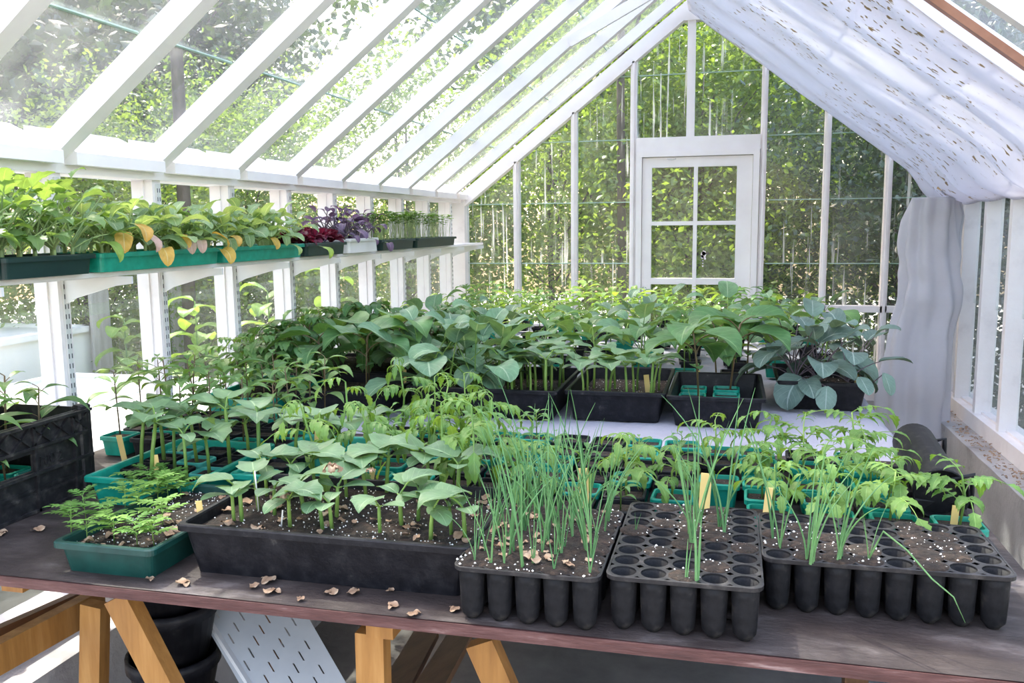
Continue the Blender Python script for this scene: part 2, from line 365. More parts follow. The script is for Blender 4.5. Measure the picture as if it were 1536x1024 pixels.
def compound(fo, st, base, az, pitch, length, r, droop=1.3, lw=.5, pairs=3, sub='tom', leaflet=.42, rr=.0011):
    pts, a = arc(base, az, pitch, length, droop, 7); st.tube(pts, [rr*1.3]+[rr]*6+[rr*.6], 4, False)
    for i in range(pairs):
        k = 2+int(i*4.2/pairs); q = pts[k]; L_ = length*leaflet*(1.05-.12*abs(i-pairs/2))
        aa = pitch-droop*k/7
        for sgn in (1, -1):
            leaf(fo, q, az+sgn*(1.15-.12*i)+r.uniform(-.15,.15), aa*.5-.05, L_, L_*lw, sub, droop*.75+.2, .25, 0, .02, r)
    leaf(fo, pts[-1], az+r.uniform(-.2,.2), a*.8, length*leaflet*1.35, length*leaflet*1.3*lw, sub, .9, .25, 0, .02, r)
def finish(name, fo, st, lm, sm, extra=()):
    e = empty(name)
    if fo.v: fo.build('foliage', lm, e)
    if st.v: st.build('stem', sm, e)
    for nm, mb, mt, lab in extra:
        if mb.v:
            o = mb.build(nm, mt, e)
            if lab: o['label'] = lab
    return e
def p_cucumber(r, h=.052, true=1, big=.066):
    fo, st = MB(), MB(); az = r.random()*6.28; lean = (r.uniform(-.12,.12), r.uniform(-.12,.12))
    top = Vector((lean[0]*h, lean[1]*h, h)); st.tube([(0,0,-.01), (lean[0]*h*.3, lean[1]*h*.3, h*.5), top], [.0040,.0036,.0032], 8)
    for k in (0, 1):
        a = az+k*PI+r.uniform(-.2,.2); pts, aa = arc(top, a, .6, .008, .4, 2); st.tube(pts, .0016, 5, False)
        leaf(fo, pts[-1], a, r.uniform(.05,.4), r.uniform(.050,.062), r.uniform(.031,.038), 'oval', r.uniform(.3,.8), .12, 0, .01, r)
    for k in range(true):
        a = az+PI/2+k*2.3+r.uniform(-.5,.5); pts, aa = arc(top, a, 1.1-.2*k, .022+.012*r.random(), .5, 3); st.tube(pts, [.0016]*4, 5, False)
        b = big*r.uniform(.75,1.05)
        leaf(fo, pts[-1], a, .25, b, b*1.12, 'angular', r.uniform(.4,.9), .2, .18, .03, r)
    leaf(fo, top, az+1, 1.2, .014, .007, 'lance', .3, .5, 0, 0, r)
    return fo, st
def p_squash(r, h=.14, n=3, big=.11, kind='heart'):
    fo, st = MB(), MB(); top = Vector((r.uniform(-.015,.015), r.uniform(-.015,.015), h))
    st.tube([(0,0,-.01), top*.5+Vector((.003,0,0)), top], [.0032,.003,.0024], 7)
    a0 = r.random()*6.28
    for k in range(n):
        z = top*(.55+.45*(k+1)/n); a = a0+k*2.4+r.uniform(-.4,.4); pts, aa = arc(z, a, 1.0, .05+.03*r.random(), .8, 4); st.tube(pts, [.002]*4+[.0015], 5, False)
        b = big*r.uniform(.65,1.08)
        leaf(fo, pts[-1], a, r.uniform(-.1,.35), b, b*.98, kind, r.uniform(.6,1.2), .3, .22, .035, r, r.uniform(-.2,.2), 6)
    for k in (0, 1): leaf(fo, top*.5, a0+k*PI+.7, .4, .045, .03, 'oval', .7, .15, 0, .01, r)
    return fo, st
def p_tomato(r, h=.15, n=6, L_=.085, lw=.5, sub='tom', droop=1.4):
    fo, st = MB(), MB(); b1 = Vector((r.uniform(-.01,.01), r.uniform(-.01,.01), h*.5)); top = Vector((r.uniform(-.018,.018), r.uniform(-.018,.018), h))
    st.tube([(0,0,-.01), b1, top], [.0026,.0023,.0016], 7); a0 = r.random()*6.28
    for k in range(n):
        t = .35+.65*k/(n-1); p = b1.lerp(top, (t-.5)*2) if t > .5 else Vector((0,0,0)).lerp(b1, t*2)
        ll = L_*(1 if k < n-2 else .7)*r.uniform(.85,1.15)
        compound(fo, st, p, a0+k*2.4+r.uniform(-.3,.3), r.uniform(.45,.85), ll, r, droop*r.uniform(.8,1.15), lw, 2+(ll > .07), sub)
    return fo, st
def p_pepper(r, h=.15, n=9, L_=.078, w=.42, kind='lance'):
    fo, st = MB(), MB(); top = Vector((r.uniform(-.015,.015), r.uniform(-.015,.015), h)); st.tube([(0,0,-.01), top*.6, top], [.0019,.0017,.0012], 6); a0 = r.random()*6.28
    for k in range(n):
        t = .45+.55*k/(n-1) if k > 1 else .38; p = top*t; a = a0+k*(2.4 if k > 1 else PI)
        ll = L_*r.uniform(.7,1.1)*(.6 if k >= n-2 else 1)
        pts, aa = arc(p, a, .7, .012, .2, 2); st.tube(pts, .0008, 4, False)
        leaf(fo, pts[-1], a, r.uniform(.1,.6), ll, ll*w, kind, r.uniform(.5,1.1), .3, 0, .02, r)
    return fo, st
def p_cabbage(r, h=.2, n=7, big=.085, kind='round', pet=.8, w=.85, spread=1., upright=1.15):
    fo, st = MB(), MB(); st.tube([(0,0,-.01), (0,0,.03)], [.0045,.004], 7); a0 = r.random()*6.28
    for k in range(n):
        t = k/(n-1); a = a0+k*2.4+r.uniform(-.3,.3); ln = h*pet*(.6+.4*t)*r.uniform(.85,1.1)
        pts, aa = arc((0,0,.02+.02*t), a, upright*(.62+.38*t)*r.uniform(.9,1.1), ln, .45*spread*(1.3-t), 5)
        st.tube(pts, [.0026,.0022,.002,.0018,.0016,.0014], 5, False)
        b = big*r.uniform(.7,1.1)*(1 if k < n-2 else .75)
        leaf(fo, pts[-1], a, aa+r.uniform(-.3,.15), b, b*w*r.uniform(.9,1.1), kind, r.uniform(.5,1.3), .25, .05, .035, r, r.uniform(-.35,.35), 6)
    return fo, st
def p_leek(r, h=.22, n=3):
    fo = MB()
    for k in range(n):
        a = r.random()*6.28; hh = h*r.uniform(.6,1.05); pts, aa = arc((r.uniform(-.002,.002), r.uniform(-.002,.002), -.004), a, 1.52-r.random()*.16, hh, r.choice([.1,.2,.35,.5,.9]) if k else .15, 9)
        fo.tube(pts, [.0017,.0016,.0015,.0014,.0013,.0012,.0010,.0008,.0006,.0002], 5, False)
    return fo, MB()
def p_marigold(r, h=.042, n=7, L_=.036):
    fo, st = MB(), MB(); st.tube([(0,0,-.005), (r.uniform(-.004,.004),0,h)], [.001,.0008], 5); a0 = r.random()*6.28
    for k in range(n):
        z = h*(.4+.6*k/(n-1)); a = a0+(k//2)*PI/2+(k % 2)*PI+r.uniform(-.3,.3); ll = L_*r.uniform(.7,1.1)
        pts, aa = arc((0,0,z), a, .7, ll, .8, 5); st.tube(pts, .0005, 4, False)
        for i in range(1, 5):
            for sg in (1, -1): leaf(fo, pts[i], a+sg*.85, .2, ll*.46, ll*.22, 'lance', .3, .1, 0, 0, r, 0, 2)
        leaf(fo, pts[-1], a, .1, ll*.5, ll*.24, 'lance', .3, .1, 0, 0, r, 0, 2)
    return fo, st
def p_fine(r, h=.08, n=14, L_=.05):
    fo, st = MB(), MB()
    for k in range(n):
        a = r.random()*6.28; pts, aa = arc((r.uniform(-.012,.012), r.uniform(-.012,.012), 0), a, r.uniform(.9,1.4), h*r.uniform(.7,1.1), .5, 4); st.tube(pts, .0006, 4, False)
        for i in range(2, 5):
            for sg in (1, -1, 0): leaf(fo, pts[i], a+sg*1.0, .2, L_*.35, L_*.16, 'oval', .5, .1, 0, 0, r, 0, 2)
    return fo, st
def p_lettuce(r, h=.075, n=26):
    fo, st = MB(), MB(); st.tube([(0,0,-.005), (0,0,.015)], .003, 6)
    for k in range(n):
        a = k*2.4+r.uniform(-.3,.3); ll = h*r.uniform(.7,1.1)
        leaf(fo, (0,0,.01), a, r.uniform(.5,1.4), ll*.8, ll*.42, 'ruffle', r.uniform(.4,1.2), .3, 0, .12, r, r.uniform(-.4,.4), 6)
    return fo, st
def p_sprout(r, h=.11, n=11):
    fo, st = MB(), MB()
    for k in range(n):
        x, y = r.uniform(-.02,.02), r.uniform(-.02,.02); hh = h*r.uniform(.7,1.1); lx, ly = r.uniform(-.01,.01), r.uniform(-.01,.01)
        st.tube([(x,y,0), (x+lx*.4,y+ly*.4,hh*.5), (x+lx,y+ly,hh)], .0006, 4, False); a = r.random()*6
        for q in (0, PI, 1.5, 4.6): leaf(fo, (x+lx,y+ly,hh), a+q, .5, .022, .011, 'oval', .6, .1, 0, 0, r, 0, 2)
    return fo, st
PROTO = {}
def protos(key, name, fn, lm, sm, count, **kw):
    out = []
    for i in range(count):
        fo, st = fn(random.Random(hash_s(key)+i*17), **kw); out.append([name, fo, st, lm, sm, None])
    PROTO[key] = out
def hash_s(s): return sum(ord(c)*(i+3) for i, c in enumerate(s))
def plant(key, loc, rz=None, scale=1, tilt=None):
    P = PROTO[key]; p = P[rnd.randrange(len(P))]; rz = rnd.random()*6.28 if rz is None else rz
    tilt = tilt or (rnd.uniform(-.06,.06), rnd.uniform(-.06,.06))
    if p[5] is None:
        e = finish(p[0], p[1], p[2], p[3], p[4]); p[5] = e; e.location = loc; e.rotation_euler = (tilt[0], tilt[1], rz); e.scale = (scale,)*3; return e
    return copy_tree(p[5], loc, rz, scale, tilt)
protos('cuc', 'cucumber_seedling', p_cucumber, L['cucumber'], L['stem'], 5)
protos('cuc2', 'cucumber_seedling', p_cucumber, L['cucumber'], L['stem'], 4, h=.066, true=2, big=.080)
protos('bean', 'young_cucumber_plant', p_cucumber, L['cucumber'], L['stem'], 4, h=.10, true=2, big=.075)
protos('squash', 'squash_plant', p_squash, L['squash'], L['stem'], 4, h=.13, n=4, big=.12)
protos('squash_big', 'climbing_squash_plant', p_squash, L['squash'], L['stem_brown'], 3, h=.20, n=5, big=.165)
protos('tom', 'tomato_seedling', p_tomato, L['tomato'], L['stem'], 4, h=.11, n=6, L_=.085, lw=.5)
protos('tom_r', 'tomato_seedling', p_tomato, L['tomato'], L['stem'], 4, h=.10, n=6, L_=.10, lw=.52, droop=1.1)
protos('tom_tall', 'tomato_seedling', p_tomato, L['tomato'], L['stem'], 4, h=.17, n=6, L_=.10, lw=.42, droop=1.7)
protos('tom_dark', 'tomato_plant', p_tomato, L['tomato_dark'], L['stem_brown'], 3, h=.20, n=11, L_=.15, lw=.6, droop=1.3)
protos('pepper', 'pepper_seedling', p_pepper, L['pepper'], L['stem_brown'], 4)
protos('aster', 'aster_seedling', p_pepper, L['mint'], L['stem'], 4, h=.07, n=12, L_=.045, w=.4)
protos('kohl', 'kohlrabi_plant', p_cabbage, L['cabbage'], L['stem'], 4, h=.23, n=8, big=.125, w=.78)
protos('blue', 'purple_kohlrabi_plant', p_cabbage, L['blue'], L['stem_purple'], 4, h=.19, n=9, big=.125, w=.72, pet=.9, spread=1.5, upright=1.2)
protos('young', 'young_cabbage_plant', p_cabbage, L['bright'], L['stem_pale'], 4, h=.17, n=9, big=.07, w=.75)
protos('dock', 'leafy_seedling', p_pepper, L['bright'], L['stem'], 3, h=.17, n=14, L_=.085, w=.55)
protos('dock2', 'leafy_seedling', p_pepper, L['mint'], L['stem'], 3, h=.18, n=16, L_=.08, w=.5)
protos('leek', 'leek_seedling', p_leek, L['leek'], L['stem'], 6)
protos('leek_s', 'leek_seedling', p_leek, L['leek'], L['stem'], 3, h=.08, n=2)
protos('mari', 'marigold_seedling', p_marigold, L['marigold'], L['stem'], 4)
protos('parsley', 'parsley_clump', p_fine, L['fine'], L['stem'], 3)
protos('celery', 'celery_seedling', p_cabbage, L['shelf2'], L['stem_pale'], 3, h=.145, n=10, big=.058, kind='tom', w=.9, pet=.95)
protos('shelf', 'cabbage_seedling', p_cabbage, L['shelf'], L['stem_pale'], 4, h=.11, n=9, big=.078, w=.68, pet=.7)
protos('lettuce', 'red_lettuce', p_lettuce, L['red'], L['stem_pale'], 3)
protos('purple', 'purple_cabbage_seedling', p_cabbage, L['purple'], L['stem_purple'], 3, h=.10, n=9, big=.06, w=.6, spread=1.6)
protos('sprout', 'cress_clump', p_sprout, L['fine'], L['stem_pale'], 3)
# ------------------------------------------------------------------ the greenhouse
XL, XR, XC, YG, YN = -1.61, 1.17, -.23, 5.2, -.35
ZE, SL, ZR = 1.66, .776, 2.731
ZW = .53                                   # top of the low concrete walls
YP = [1.83+.3915*i for i in range(-5, 9)]
TR = [0]; WN = [0]
def trim(mb, mat, parent=None):
    TR[0] += 1; return struct('trim_%d' % TR[0], mb, mat, parent)
def window(mb, mat):
    WN[0] += 1; return struct('window_%d' % WN[0], mb, mat)
def slab(mb, a, b, c, d, n, th):            # flat pane through a,b,c,d with thickness th along n
    a, b, c, d = map(Vector, (a, b, c, d)); n = Vector(n).normalized()*th
    return mb.add([a, b, c, d, a+n, b+n, c+n, d+n], [(3,2,1,0),(4,5,6,7),(0,1,5,4),(1,2,6,5),(2,3,7,6),(3,0,4,7)])
struct('floor', MB().box(XL-.1, XR+.1, YN-.6, YG, -.06, 0), M['floor'])
g = MB(); g.grid(lambda u, v: Vector((-16+32*u, -6+26*v, -.10+.05*noise.noise((u*14, v*14, 0)))), 60, 60)
struct('ground', g, M['gravel'])
struct('wall_left', MB().box(XL-.14, XL+.12, YN, YG-.05, 0, ZW-.03), M['concrete'])
w = MB(); w.grid(lambda u, v: Vector((XR-.12+.27*u + .004*noise.noise((v*30, u*5, 0))*(u < .1), YN+(YG-YN-.05)*v, ZW-.03+.006*noise.noise((u*8, v*50, 3)))), 6, 120)
w.box(XR-.115, XR+.15, YN, YG-.05, 0, ZW-.04)
w.grid(lambda u, v: Vector((XR-.12+.004*noise.noise((v*40, u*6, 9))-.0*u, YG-.05+(YN-YG+.05)*v, (ZW-.03)*u)), 8, 100)
struct('wall_right', w, M['concrete'])
struct('wall_back', MB().box(XL-.14, XC-.32, YG-.05, YG+.12, 0, ZW-.03).box(XC+.38, XR+.15, YG-.05, YG+.12, 0, ZW-.03), M['concrete'])

def roof_z(x): return ZR-SL*abs(x-XC)
for i, y in enumerate(YP):
    # left wall stud, with rebate strip so that it shows the stepped profile
    p = MB(); p.box(XL-.070, XL, y-.019, y+.019, ZW+.03, ZE); p.box(XL-.062, XL-.028, y-.024, y+.024, ZW+.03, ZE-.001)
    trim(p, M['white_wood'])
    p = MB(); p.box(XR, XR+.075, y-.021, y+.021, ZW+.04, ZE-.02)
    trim(p, M['white_wood'])
    up = Vector((-SL, 0, 1)).normalized()
    p = MB(); a = Vector((XL-.03, y, ZE-.03*SL))+up*.027; b = Vector((XC-.01, y, ZR-.01*SL))+up*.027; p.beam(a, b, .047, .054, up)
    trim(p, M['white'])
    up = Vector((SL, 0, 1)).normalized()
    p = MB(); a = Vector((XR+.03, y, ZE-.03*SL))+up*.036; b = Vector((XC+.01, y, ZR-.01*SL))+up*.036; p.beam(a, b, .044, .072, up)
    trim(p, M['white'])
# plates, ridge, sills
def wedge(mb, x0, x1, y0, y1):             # blocking between rafters with a sloping upper face
    vs = [(x0,y0,ZE),(x1,y0,ZE),(x1,y0,ZE+.03),(x0,y0,ZE+.10)]; vs += [(x, y1, z) for x, _, z in vs]
    mb.add(vs, [(0,1,2,3),(7,6,5,4),(0,4,5,1),(1,5,6,2),(2,6,7,3),(3,7,4,0)])
p = MB(); p.box(XL-.10, XL+.012, YN, YG, ZE-.02, ZE+.035)
for y0, y1 in zip(YP[:-1], YP[1:]): wedge(p, XL-.10, XL+.05, y0+.022, y1-.022)
wedge(p, XL-.10, XL+.05, YP[-1]+.03, YG-.04)
trim(p, M['white'])
trim(MB().box(XR-.012, XR+.10, YN, YG, ZE-.03, ZE+.04), M['white'])
trim(MB().box(XC-.02, XC+.02, YN, YG, ZR-.02, ZR+.11), M['white'])
trim(MB().box(XL-.11, XL+.02, YN, YG-.02, ZW-.03, ZW+.035), M['white_wood'])
p = MB(); p.box(XR-.012, XR+.03, YN, YG-.02, ZW-.03, ZW+.045); p.box(XR+.03, XR+.11, YN, YG-.02, ZW-.03, ZW+.055); trim(p, M['white_wood'])
p = MB(); p.beam((.33-1.08, YP[11]-.03, ZR-.52*SL+.02), (.33-.36, YP[11]-.03, ZR-.02), .02, .05); trim(p, M['white'])
# left wall panes and right wall panes
for y0, y1 in zip(YP, YP[1:]+[YG]):
    p = MB(); p.box(XL-.078, XL-.074, y0+.012, y1-.012, ZW+.03, 1.30); p.box(XL-.072, XL-.068, y0+.012, y1-.012, 1.27, ZE-.01)
    window(p, M['glass_wall'])
    p = MB(); p.box(XR+.068, XR+.072, y0+.012, y1-.012, ZW+.05, 1.10); p.box(XR+.062, XR+.066, y0+.012, y1-.012, 1.08, ZE-.01)
    window(p, M['glass_wall'])
# roof panes: four lapped sheets to a bay, greenish cut edges at the laps
for side in (-1, 1):
    n = Vector((side*SL, 0, 1)).normalized(); dx = .325*(-side)
    for y0, y1 in zip(YP, YP[1:]+[YG]):
        p = MB(); e = MB(); x = XL-.06 if side < 0 else XR+.06; q = 0
        while (x < XC-.02) if side < 0 else (x > XC+.02):
            x1 = x+dx*(1.0 if q else 1.18)
            if side < 0: x1 = min(x1, XC)
            else: x1 = max(x1, XC)
            o = n*(.054+.006); o2 = n*(.054)
            xa = x-(.012*(-side) if q else 0)
            slab(p, Vector((xa, y0, roof_z(xa)))+o, Vector((xa, y1, roof_z(xa)))+o, Vector((x1, y1, roof_z(x1)))+o2, Vector((x1, y0, roof_z(x1)))+o2, n, .003)
            if q:
                e.beam(Vector((xa, y0+.02, roof_z(xa)))+o, Vector((xa, y1-.02, roof_z(xa)))+o, .005, .006, n)
            x = x1; q += 1
        wo = window(p, M['glass_roof']); e.build('lap_edge', M['glass_edge'], wo)
# gable
GM = [-1.261, -.907, -.558, .172, .513, .836]
for x in GM:
    t = .017
    p = MB(); p.box(x-t, x+t, YG-.03, YG+.03, ZW-.03, roof_z(x)-.035); p.box(x-t*.4, x+t*.4, YG-.045, YG-.03, ZW-.03, roof_z(x)-.05); trim(p, M['white_wood'])
p = MB(); p.box(XC-.026, XC+.018, YG-.035, YG+.03, 1.985, ZR-.04); trim(p, M['white'])
for s in (-1, 1):
    up = Vector((s*SL, 0, 1)).normalized(); xe = XL if s < 0 else XR
    p = MB(); p.beam(Vector((xe, YG-.01, ZE))-up*.01, Vector((XC, YG-.01, ZR))-up*.01, .07, .075, up); trim(p, M['white'])
trim(MB().box(XL-.10, XL+.03, YG-.06, YG+.04, ZW-.03, ZE+.02), M['white_wood'])
trim(MB().box(XR-.03, XR+.10, YG-.06, YG+.04, ZW-.03, ZE+.02), M['white_wood'])
trim(MB().box(-.54, .155, YG-.04, YG+.03, 1.915, 1.995), M['white'])
trim(MB().box(.19, XR-.03, YG-.03, YG+.03, 1.0, 1.035), M['white_wood'])
trim(MB().box(XL+.03, -.576, YG-.03, YG+.03, ZW-.03, ZW+.03).box(.19, XR-.03, YG-.03, YG+.03, ZW-.03, ZW+.03), M['white_wood'])
trim(MB().box(XC-.05, XC+.05, YG-.05, YG+.02, ZR-.10, ZR-.0), M['white'])
def gpane(x0, x1, zb):
    p = MB(); e = MB(); lv = [z for z in (.90, 1.27, 1.63, 1.99, 2.35) if z > zb+.05]
    zt = lambda x: roof_z(x)+.01
    zs = [zb]+lv; k = 0
    for j, z0 in enumerate(zs):
        z1 = zs[j+1]+.008 if j+1 < len(zs) else 9
        pts = []
        xs = [x0]+([XC] if x0 < XC < x1 else [])+[x1]
        # clip each sheet to the roof slope by walking fine steps
        n = 12; top = [(x0+(x1-x0)*i/n, min(z1, zt(x0+(x1-x0)*i/n))) for i in range(n+1)]
        top = [(x, z) for x, z in top if z > z0+.004]
        if len(top) < 2: continue
        yy = YG+.004+.005*(k % 2); k += 1; m = len(top)
        vs = [(x, yy, z0) for x, z in top]+[(x, yy, z) for x, z in top]+[(x, yy+.004, z0) for x, z in top]+[(x, yy+.004, z) for x, z in top]
        fs = []
        for i in range(m-1): fs += [(i, i+1, m+i+1, m+i), (2*m+i+1, 2*m+i, 3*m+i, 3*m+i+1), (i, 2*m+i, 2*m+i+1, i+1), (m+i, m+i+1, 3*m+i+1, 3*m+i)]
        fs += [(0, m, 3*m, 2*m), (m-1, 3*m-1, 4*m-1, 2*m-1)]
        p.add(vs, fs)
        if j: e.box(top[0][0]+.01, top[-1][0]-.005, yy-.003, yy+.006, z0-.002, z0+.003)
    if p.v:
        wo = window(p, M['glass_gable'])
        if e.v: e.build('lap_edge', M['glass_edge'], wo)
for x0, x1, zb in ((XL+.03, GM[0]-.017, ZW+.03), (GM[0]+.017, GM[1]-.017, ZW+.03), (GM[1]+.017, GM[2]-.017, ZW+.03), (-.54, XC-.028, 1.995), (XC+.02, .155, 1.995),
                   (GM[3]+.017, GM[4]-.017, 1.035), (GM[4]+.017, GM[5]-.017, 1.035), (GM[5]+.017, XR-.03, 1.035), (GM[3]+.017, GM[4]-.017, ZW+.03)):
    if zb < 1 and x0 > 0:
        window(MB().box(x0, XR-.04, YG+.004, YG+.008, ZW+.03, 1.0), M['glass_gable'])
    else: gpane(x0, x1, zb)
# door: frame, leaf with muntins and six panes
d = MB(); d.box(-.538, -.505, YG-.05, YG+.03, 0, 1.915); d.box(.118, .152, YG-.05, YG+.03, 0, 1.915); d.box(-.505, .118, YG-.05, YG+.03, 1.885, 1.915)
dr = struct('door_1', d, M['white'])
lf = MB(); yy0, yy1 = YG-.028, YG+.012
PX = [-.449, -.209, -.187, .030]
for x0, x1 in ((-.503, -.449), (.030, .116)): lf.box(x0, x1, yy0, yy1, .02, 1.882)
lf.box(-.449, .030, yy0, yy1, 1.825, 1.882); lf.box(-.449, .030, yy0, yy1, 1.150, 1.185); lf.box(-.449, .030, yy0, yy1, .02, .72); lf.box(-.449, .030, yy0, yy1, .72, .76)
lf.build('door_leaf', M['white'], dr)
mu = MB(); mu.box(PX[1], PX[2], yy0-.004, yy1, .76, 1.825); mu.box(-.449, .030, yy0-.002, yy1-.002, 1.493, 1.516); mu.build('muntin', M['white'], dr)
for x0, x1 in ((-.449, PX[1]), (PX[2], .030)):
    for z0, z1 in ((1.516, 1.825), (1.185, 1.493), (.76, 1.15)):
        MB().box(x0, x1, YG-.006, YG-.002, z0, z1).build('pane', M['glass_wall'], dr)
sp = MB(); c = at(1055, 382, 'y', YG-.0075)
for dx, dz, rr in ((0,0,.016), (.003,.010,.012), (-.006,-.012,.009), (.010,-.022,.006), (-.002,-.05,.003), (-.002,-.034,.003), (-.002,-.066,.0035)):
    n = 10; sp.add([(c.x+dx+rr*math.cos(2*PI*k/n), YG-.0072, c.z+dz+rr*1.2*math.sin(2*PI*k/n)) for k in range(n)], [tuple(range(n))])
so = sp.build('white_splash', M['shade_cloth'], dr); solid(so, .001)
hk = MB(); hk.tube([(-.36, YG-.05, 1.872), (-.33, YG-.055, 1.866), (-.31, YG-.05, 1.872)], .003, 6); hk.build('door_hook', M['metal_white'], dr)

# ------------------------------------------------------------------ shade fleece under the right roof slope
ym, yM = 2.75, 5.14
def cloth_pt(u, v):
    y = ym+(yM-ym)*v; x = XC+.01+(XR-XC+.0)*u
    bay = abs(math.sin((y-YP[0])/.3915*PI))
    sag = .050+.004*bay*math.sin(min(1, u*1.2)*PI*.5)+.045*math.exp(-((u-.93)/.06)**2)*(.4+.6*bay)
    sag += .012*noise.noise((x*2.2, y*2, 1))+.003*noise.noise((x*7+y*5, y*3, 5))
    n = Vector((SL, 0, 1)).normalized(); p = Vector((x, y, roof_z(x)))-n*sag
    if u > .95: p.x = min(p.x, XR-.02-.01*bay)
    return p
cm = MB(); cm.grid(cloth_pt, 60, 90); co = cm.build('shade_cloth', M['shade_cloth']); solid(co, .0015)
tag(co, 'white spotted fleece shade cloth stretched below the right roof slope', 'shade cloth')
bt = MB(); n = Vector((SL, 0, 1)).normalized(); bt.beam(Vector((XC+.05, ym-.008, roof_z(XC+.05)))-n*.018, Vector((XR-.05, ym-.008, roof_z(XR-.05)))-n*.018, .028, .022, n)
tag(bt.build('cloth_batten', M['batten']), 'thin reddish wooden batten along the near edge of the roof shade cloth', 'batten')
pg = MB(); a, b = at(1406, 281, 'y', 4.72), at(1434, 293, 'y', 4.70); pg.beam(a, b, .016, .012)
tag(pg.build('wooden_peg', surf('peg_wood', [(.3, (.45,.27,.12)), (.7, (.62,.42,.22))], 8, .6, .1)), 'small orange wooden peg clamping fleece at the right eave', 'peg')
# hanging fleece bundle in the right corner
cl = [at(1404, 296, 'y', 4.75), at(1399, 330, 'y', 4.75), at(1395, 380, 'y', 4.74), at(1396, 420, 'y', 4.73), at(1390, 460, 'y', 4.72), at(1378, 505, 'y', 4.71), at(1372, 560, 'y', 4.70), at(1366, 620, 'y', 4.70), at(1360, 690, 'y', 4.69), at(1352, 760, 'y', 4.69)]
cw = [.105, .125, .135, .130, .140, .150, .165, .175, .19, .20]
def cur(u, v):
    k = v*(len(cl)-1); i = min(int(k), len(cl)-2); f = k-i; 
    c = cl[i].lerp(cl[i+1], f); w_ = cw[i]+(cw[i+1]-cw[i])*f; th = u*2*PI
    fold = .008*math.sin(th*4+v*9)+.010*math.sin(th*9-v*7+1)+.003*math.sin(th*3-v*17+noise.noise((v*4, 0, 0))*4)+.012*noise.noise((math.cos(th)*2, math.sin(th)*2, v*6))+.014*noise.noise((math.cos(th), math.sin(th)+9, v*11))
    return c+Vector((math.cos(th)*(w_+fold), math.sin(th)*(.075+fold), 0))
cu = MB(); cu.grid(cur, 90, 90); co = cu.build('hanging_fleece', M['curtain']); solid(co, .002, 1)
tag(co, 'grey fleece bundle hanging in folds in the right back corner', 'fleece')

# ------------------------------------------------------------------ wall shelf on the left
SZ = 1.402; SF = -1.40
sh = empty('wall_shelf', (XL+.1, 3.2, SZ)); tag(sh, 'long narrow white shelf under the left eave carrying seedling trays', 'shelf')
def part(name, mb, mat, root):
    o = mb.build(name, mat, root); o.location = -root.location; return o
part('board', MB().bbox(XL+.010, SF-.045, YP[0], 5.08, SZ-.014, SZ-.001, .002), M['white'], sh)
for y in YP[3:]:
    r = MB(); r.box(XL, XL+.006, y-.008, y+.008, .75, ZE-.03); rl = part('slotted_rail', r, M['metal_white'], sh)
    s = MB()
    for k in range(34):
        for q in (-.005, .005): s.box(XL+.0055, XL+.0066, y+q-.0014, y+q+.0014, .78+k*.025, .792+k*.025)
    so = s.build('rail_slots', M['slot'], rl)
    b = MB(); x0, x1 = XL+.006, SF-.01; z1 = SZ-.0145
    pts = [(x0, z1), (x1, z1), (x1, z1-.018), (x1-.05, z1-.024), (x0+.03, z1-.055), (x0, z1-.07)]
    b.add([(x, y-.003, z) for x, z in pts]+[(x, y+.003, z) for x, z in pts], [tuple(range(6)), tuple(range(11, 5, -1))]+[(i, 6+i, 6+(i+1) % 6, (i+1) % 6) for i in range(6)])
    part('bracket', b, M['metal_white'], sh)

# ------------------------------------------------------------------ outdoors
def leaf_cloud(name, mat, n, clumps, size, seed, spread=.30, flat=1.0, zmin=-9):
    g = np.random.default_rng(seed); C_ = np.array(clumps, dtype=float); idx = g.integers(0, len(C_), n)
    P = C_[idx, :3]+g.normal(0, 1, (n, 3))*C_[idx, 3:4]*spread*np.array([1, 1, flat])
    P[:, 2] = np.maximum(P[:, 2], zmin)
    nr = g.normal(0, 1, (n, 3)); nr[:, 2] = np.abs(nr[:, 2])+.35; nr /= np.linalg.norm(nr, axis=1)[:, None]
    ax = g.normal(0, 1, (n, 3)); ax[:, 2] -= .5; ax -= nr*(ax*nr).sum(1)[:, None]; ax /= np.linalg.norm(ax, axis=1)[:, None]
    sd = np.cross(nr, ax); l = size*g.uniform(.6, 1.25, (n, 1)); w = l*g.uniform(.24, .34, (n, 1))
    v = np.stack([P-ax*l*.5, P+sd*w-nr*l*.06, P+ax*l*.5-nr*l*.12, P-sd*w-nr*l*.06, P+nr*l*.03], 1).reshape(-1, 3)
    b = (np.arange(n)*5)[:, None]
    f = np.concatenate([b+np.array([[0, 1, 4]]), b+np.array([[1, 2, 4]]), b+np.array([[2, 3, 4]]), b+np.array([[3, 0, 4]])], 0)
    me = bpy.data.meshes.new(name); me.vertices.add(len(v)); me.vertices.foreach_set('co', v.astype(np.float32).ravel())
    nf = len(f); me.loops.add(nf*3); me.loops.foreach_set('vertex_index', f.astype(np.int32).ravel())
    me.polygons.add(nf); me.polygons.foreach_set('loop_start', np.arange(nf, dtype=np.int32)*3); me.polygons.foreach_set('loop_total', np.full(nf, 3, dtype=np.int32))
    me.materials.append(mat); me.update(); me.validate(); return me
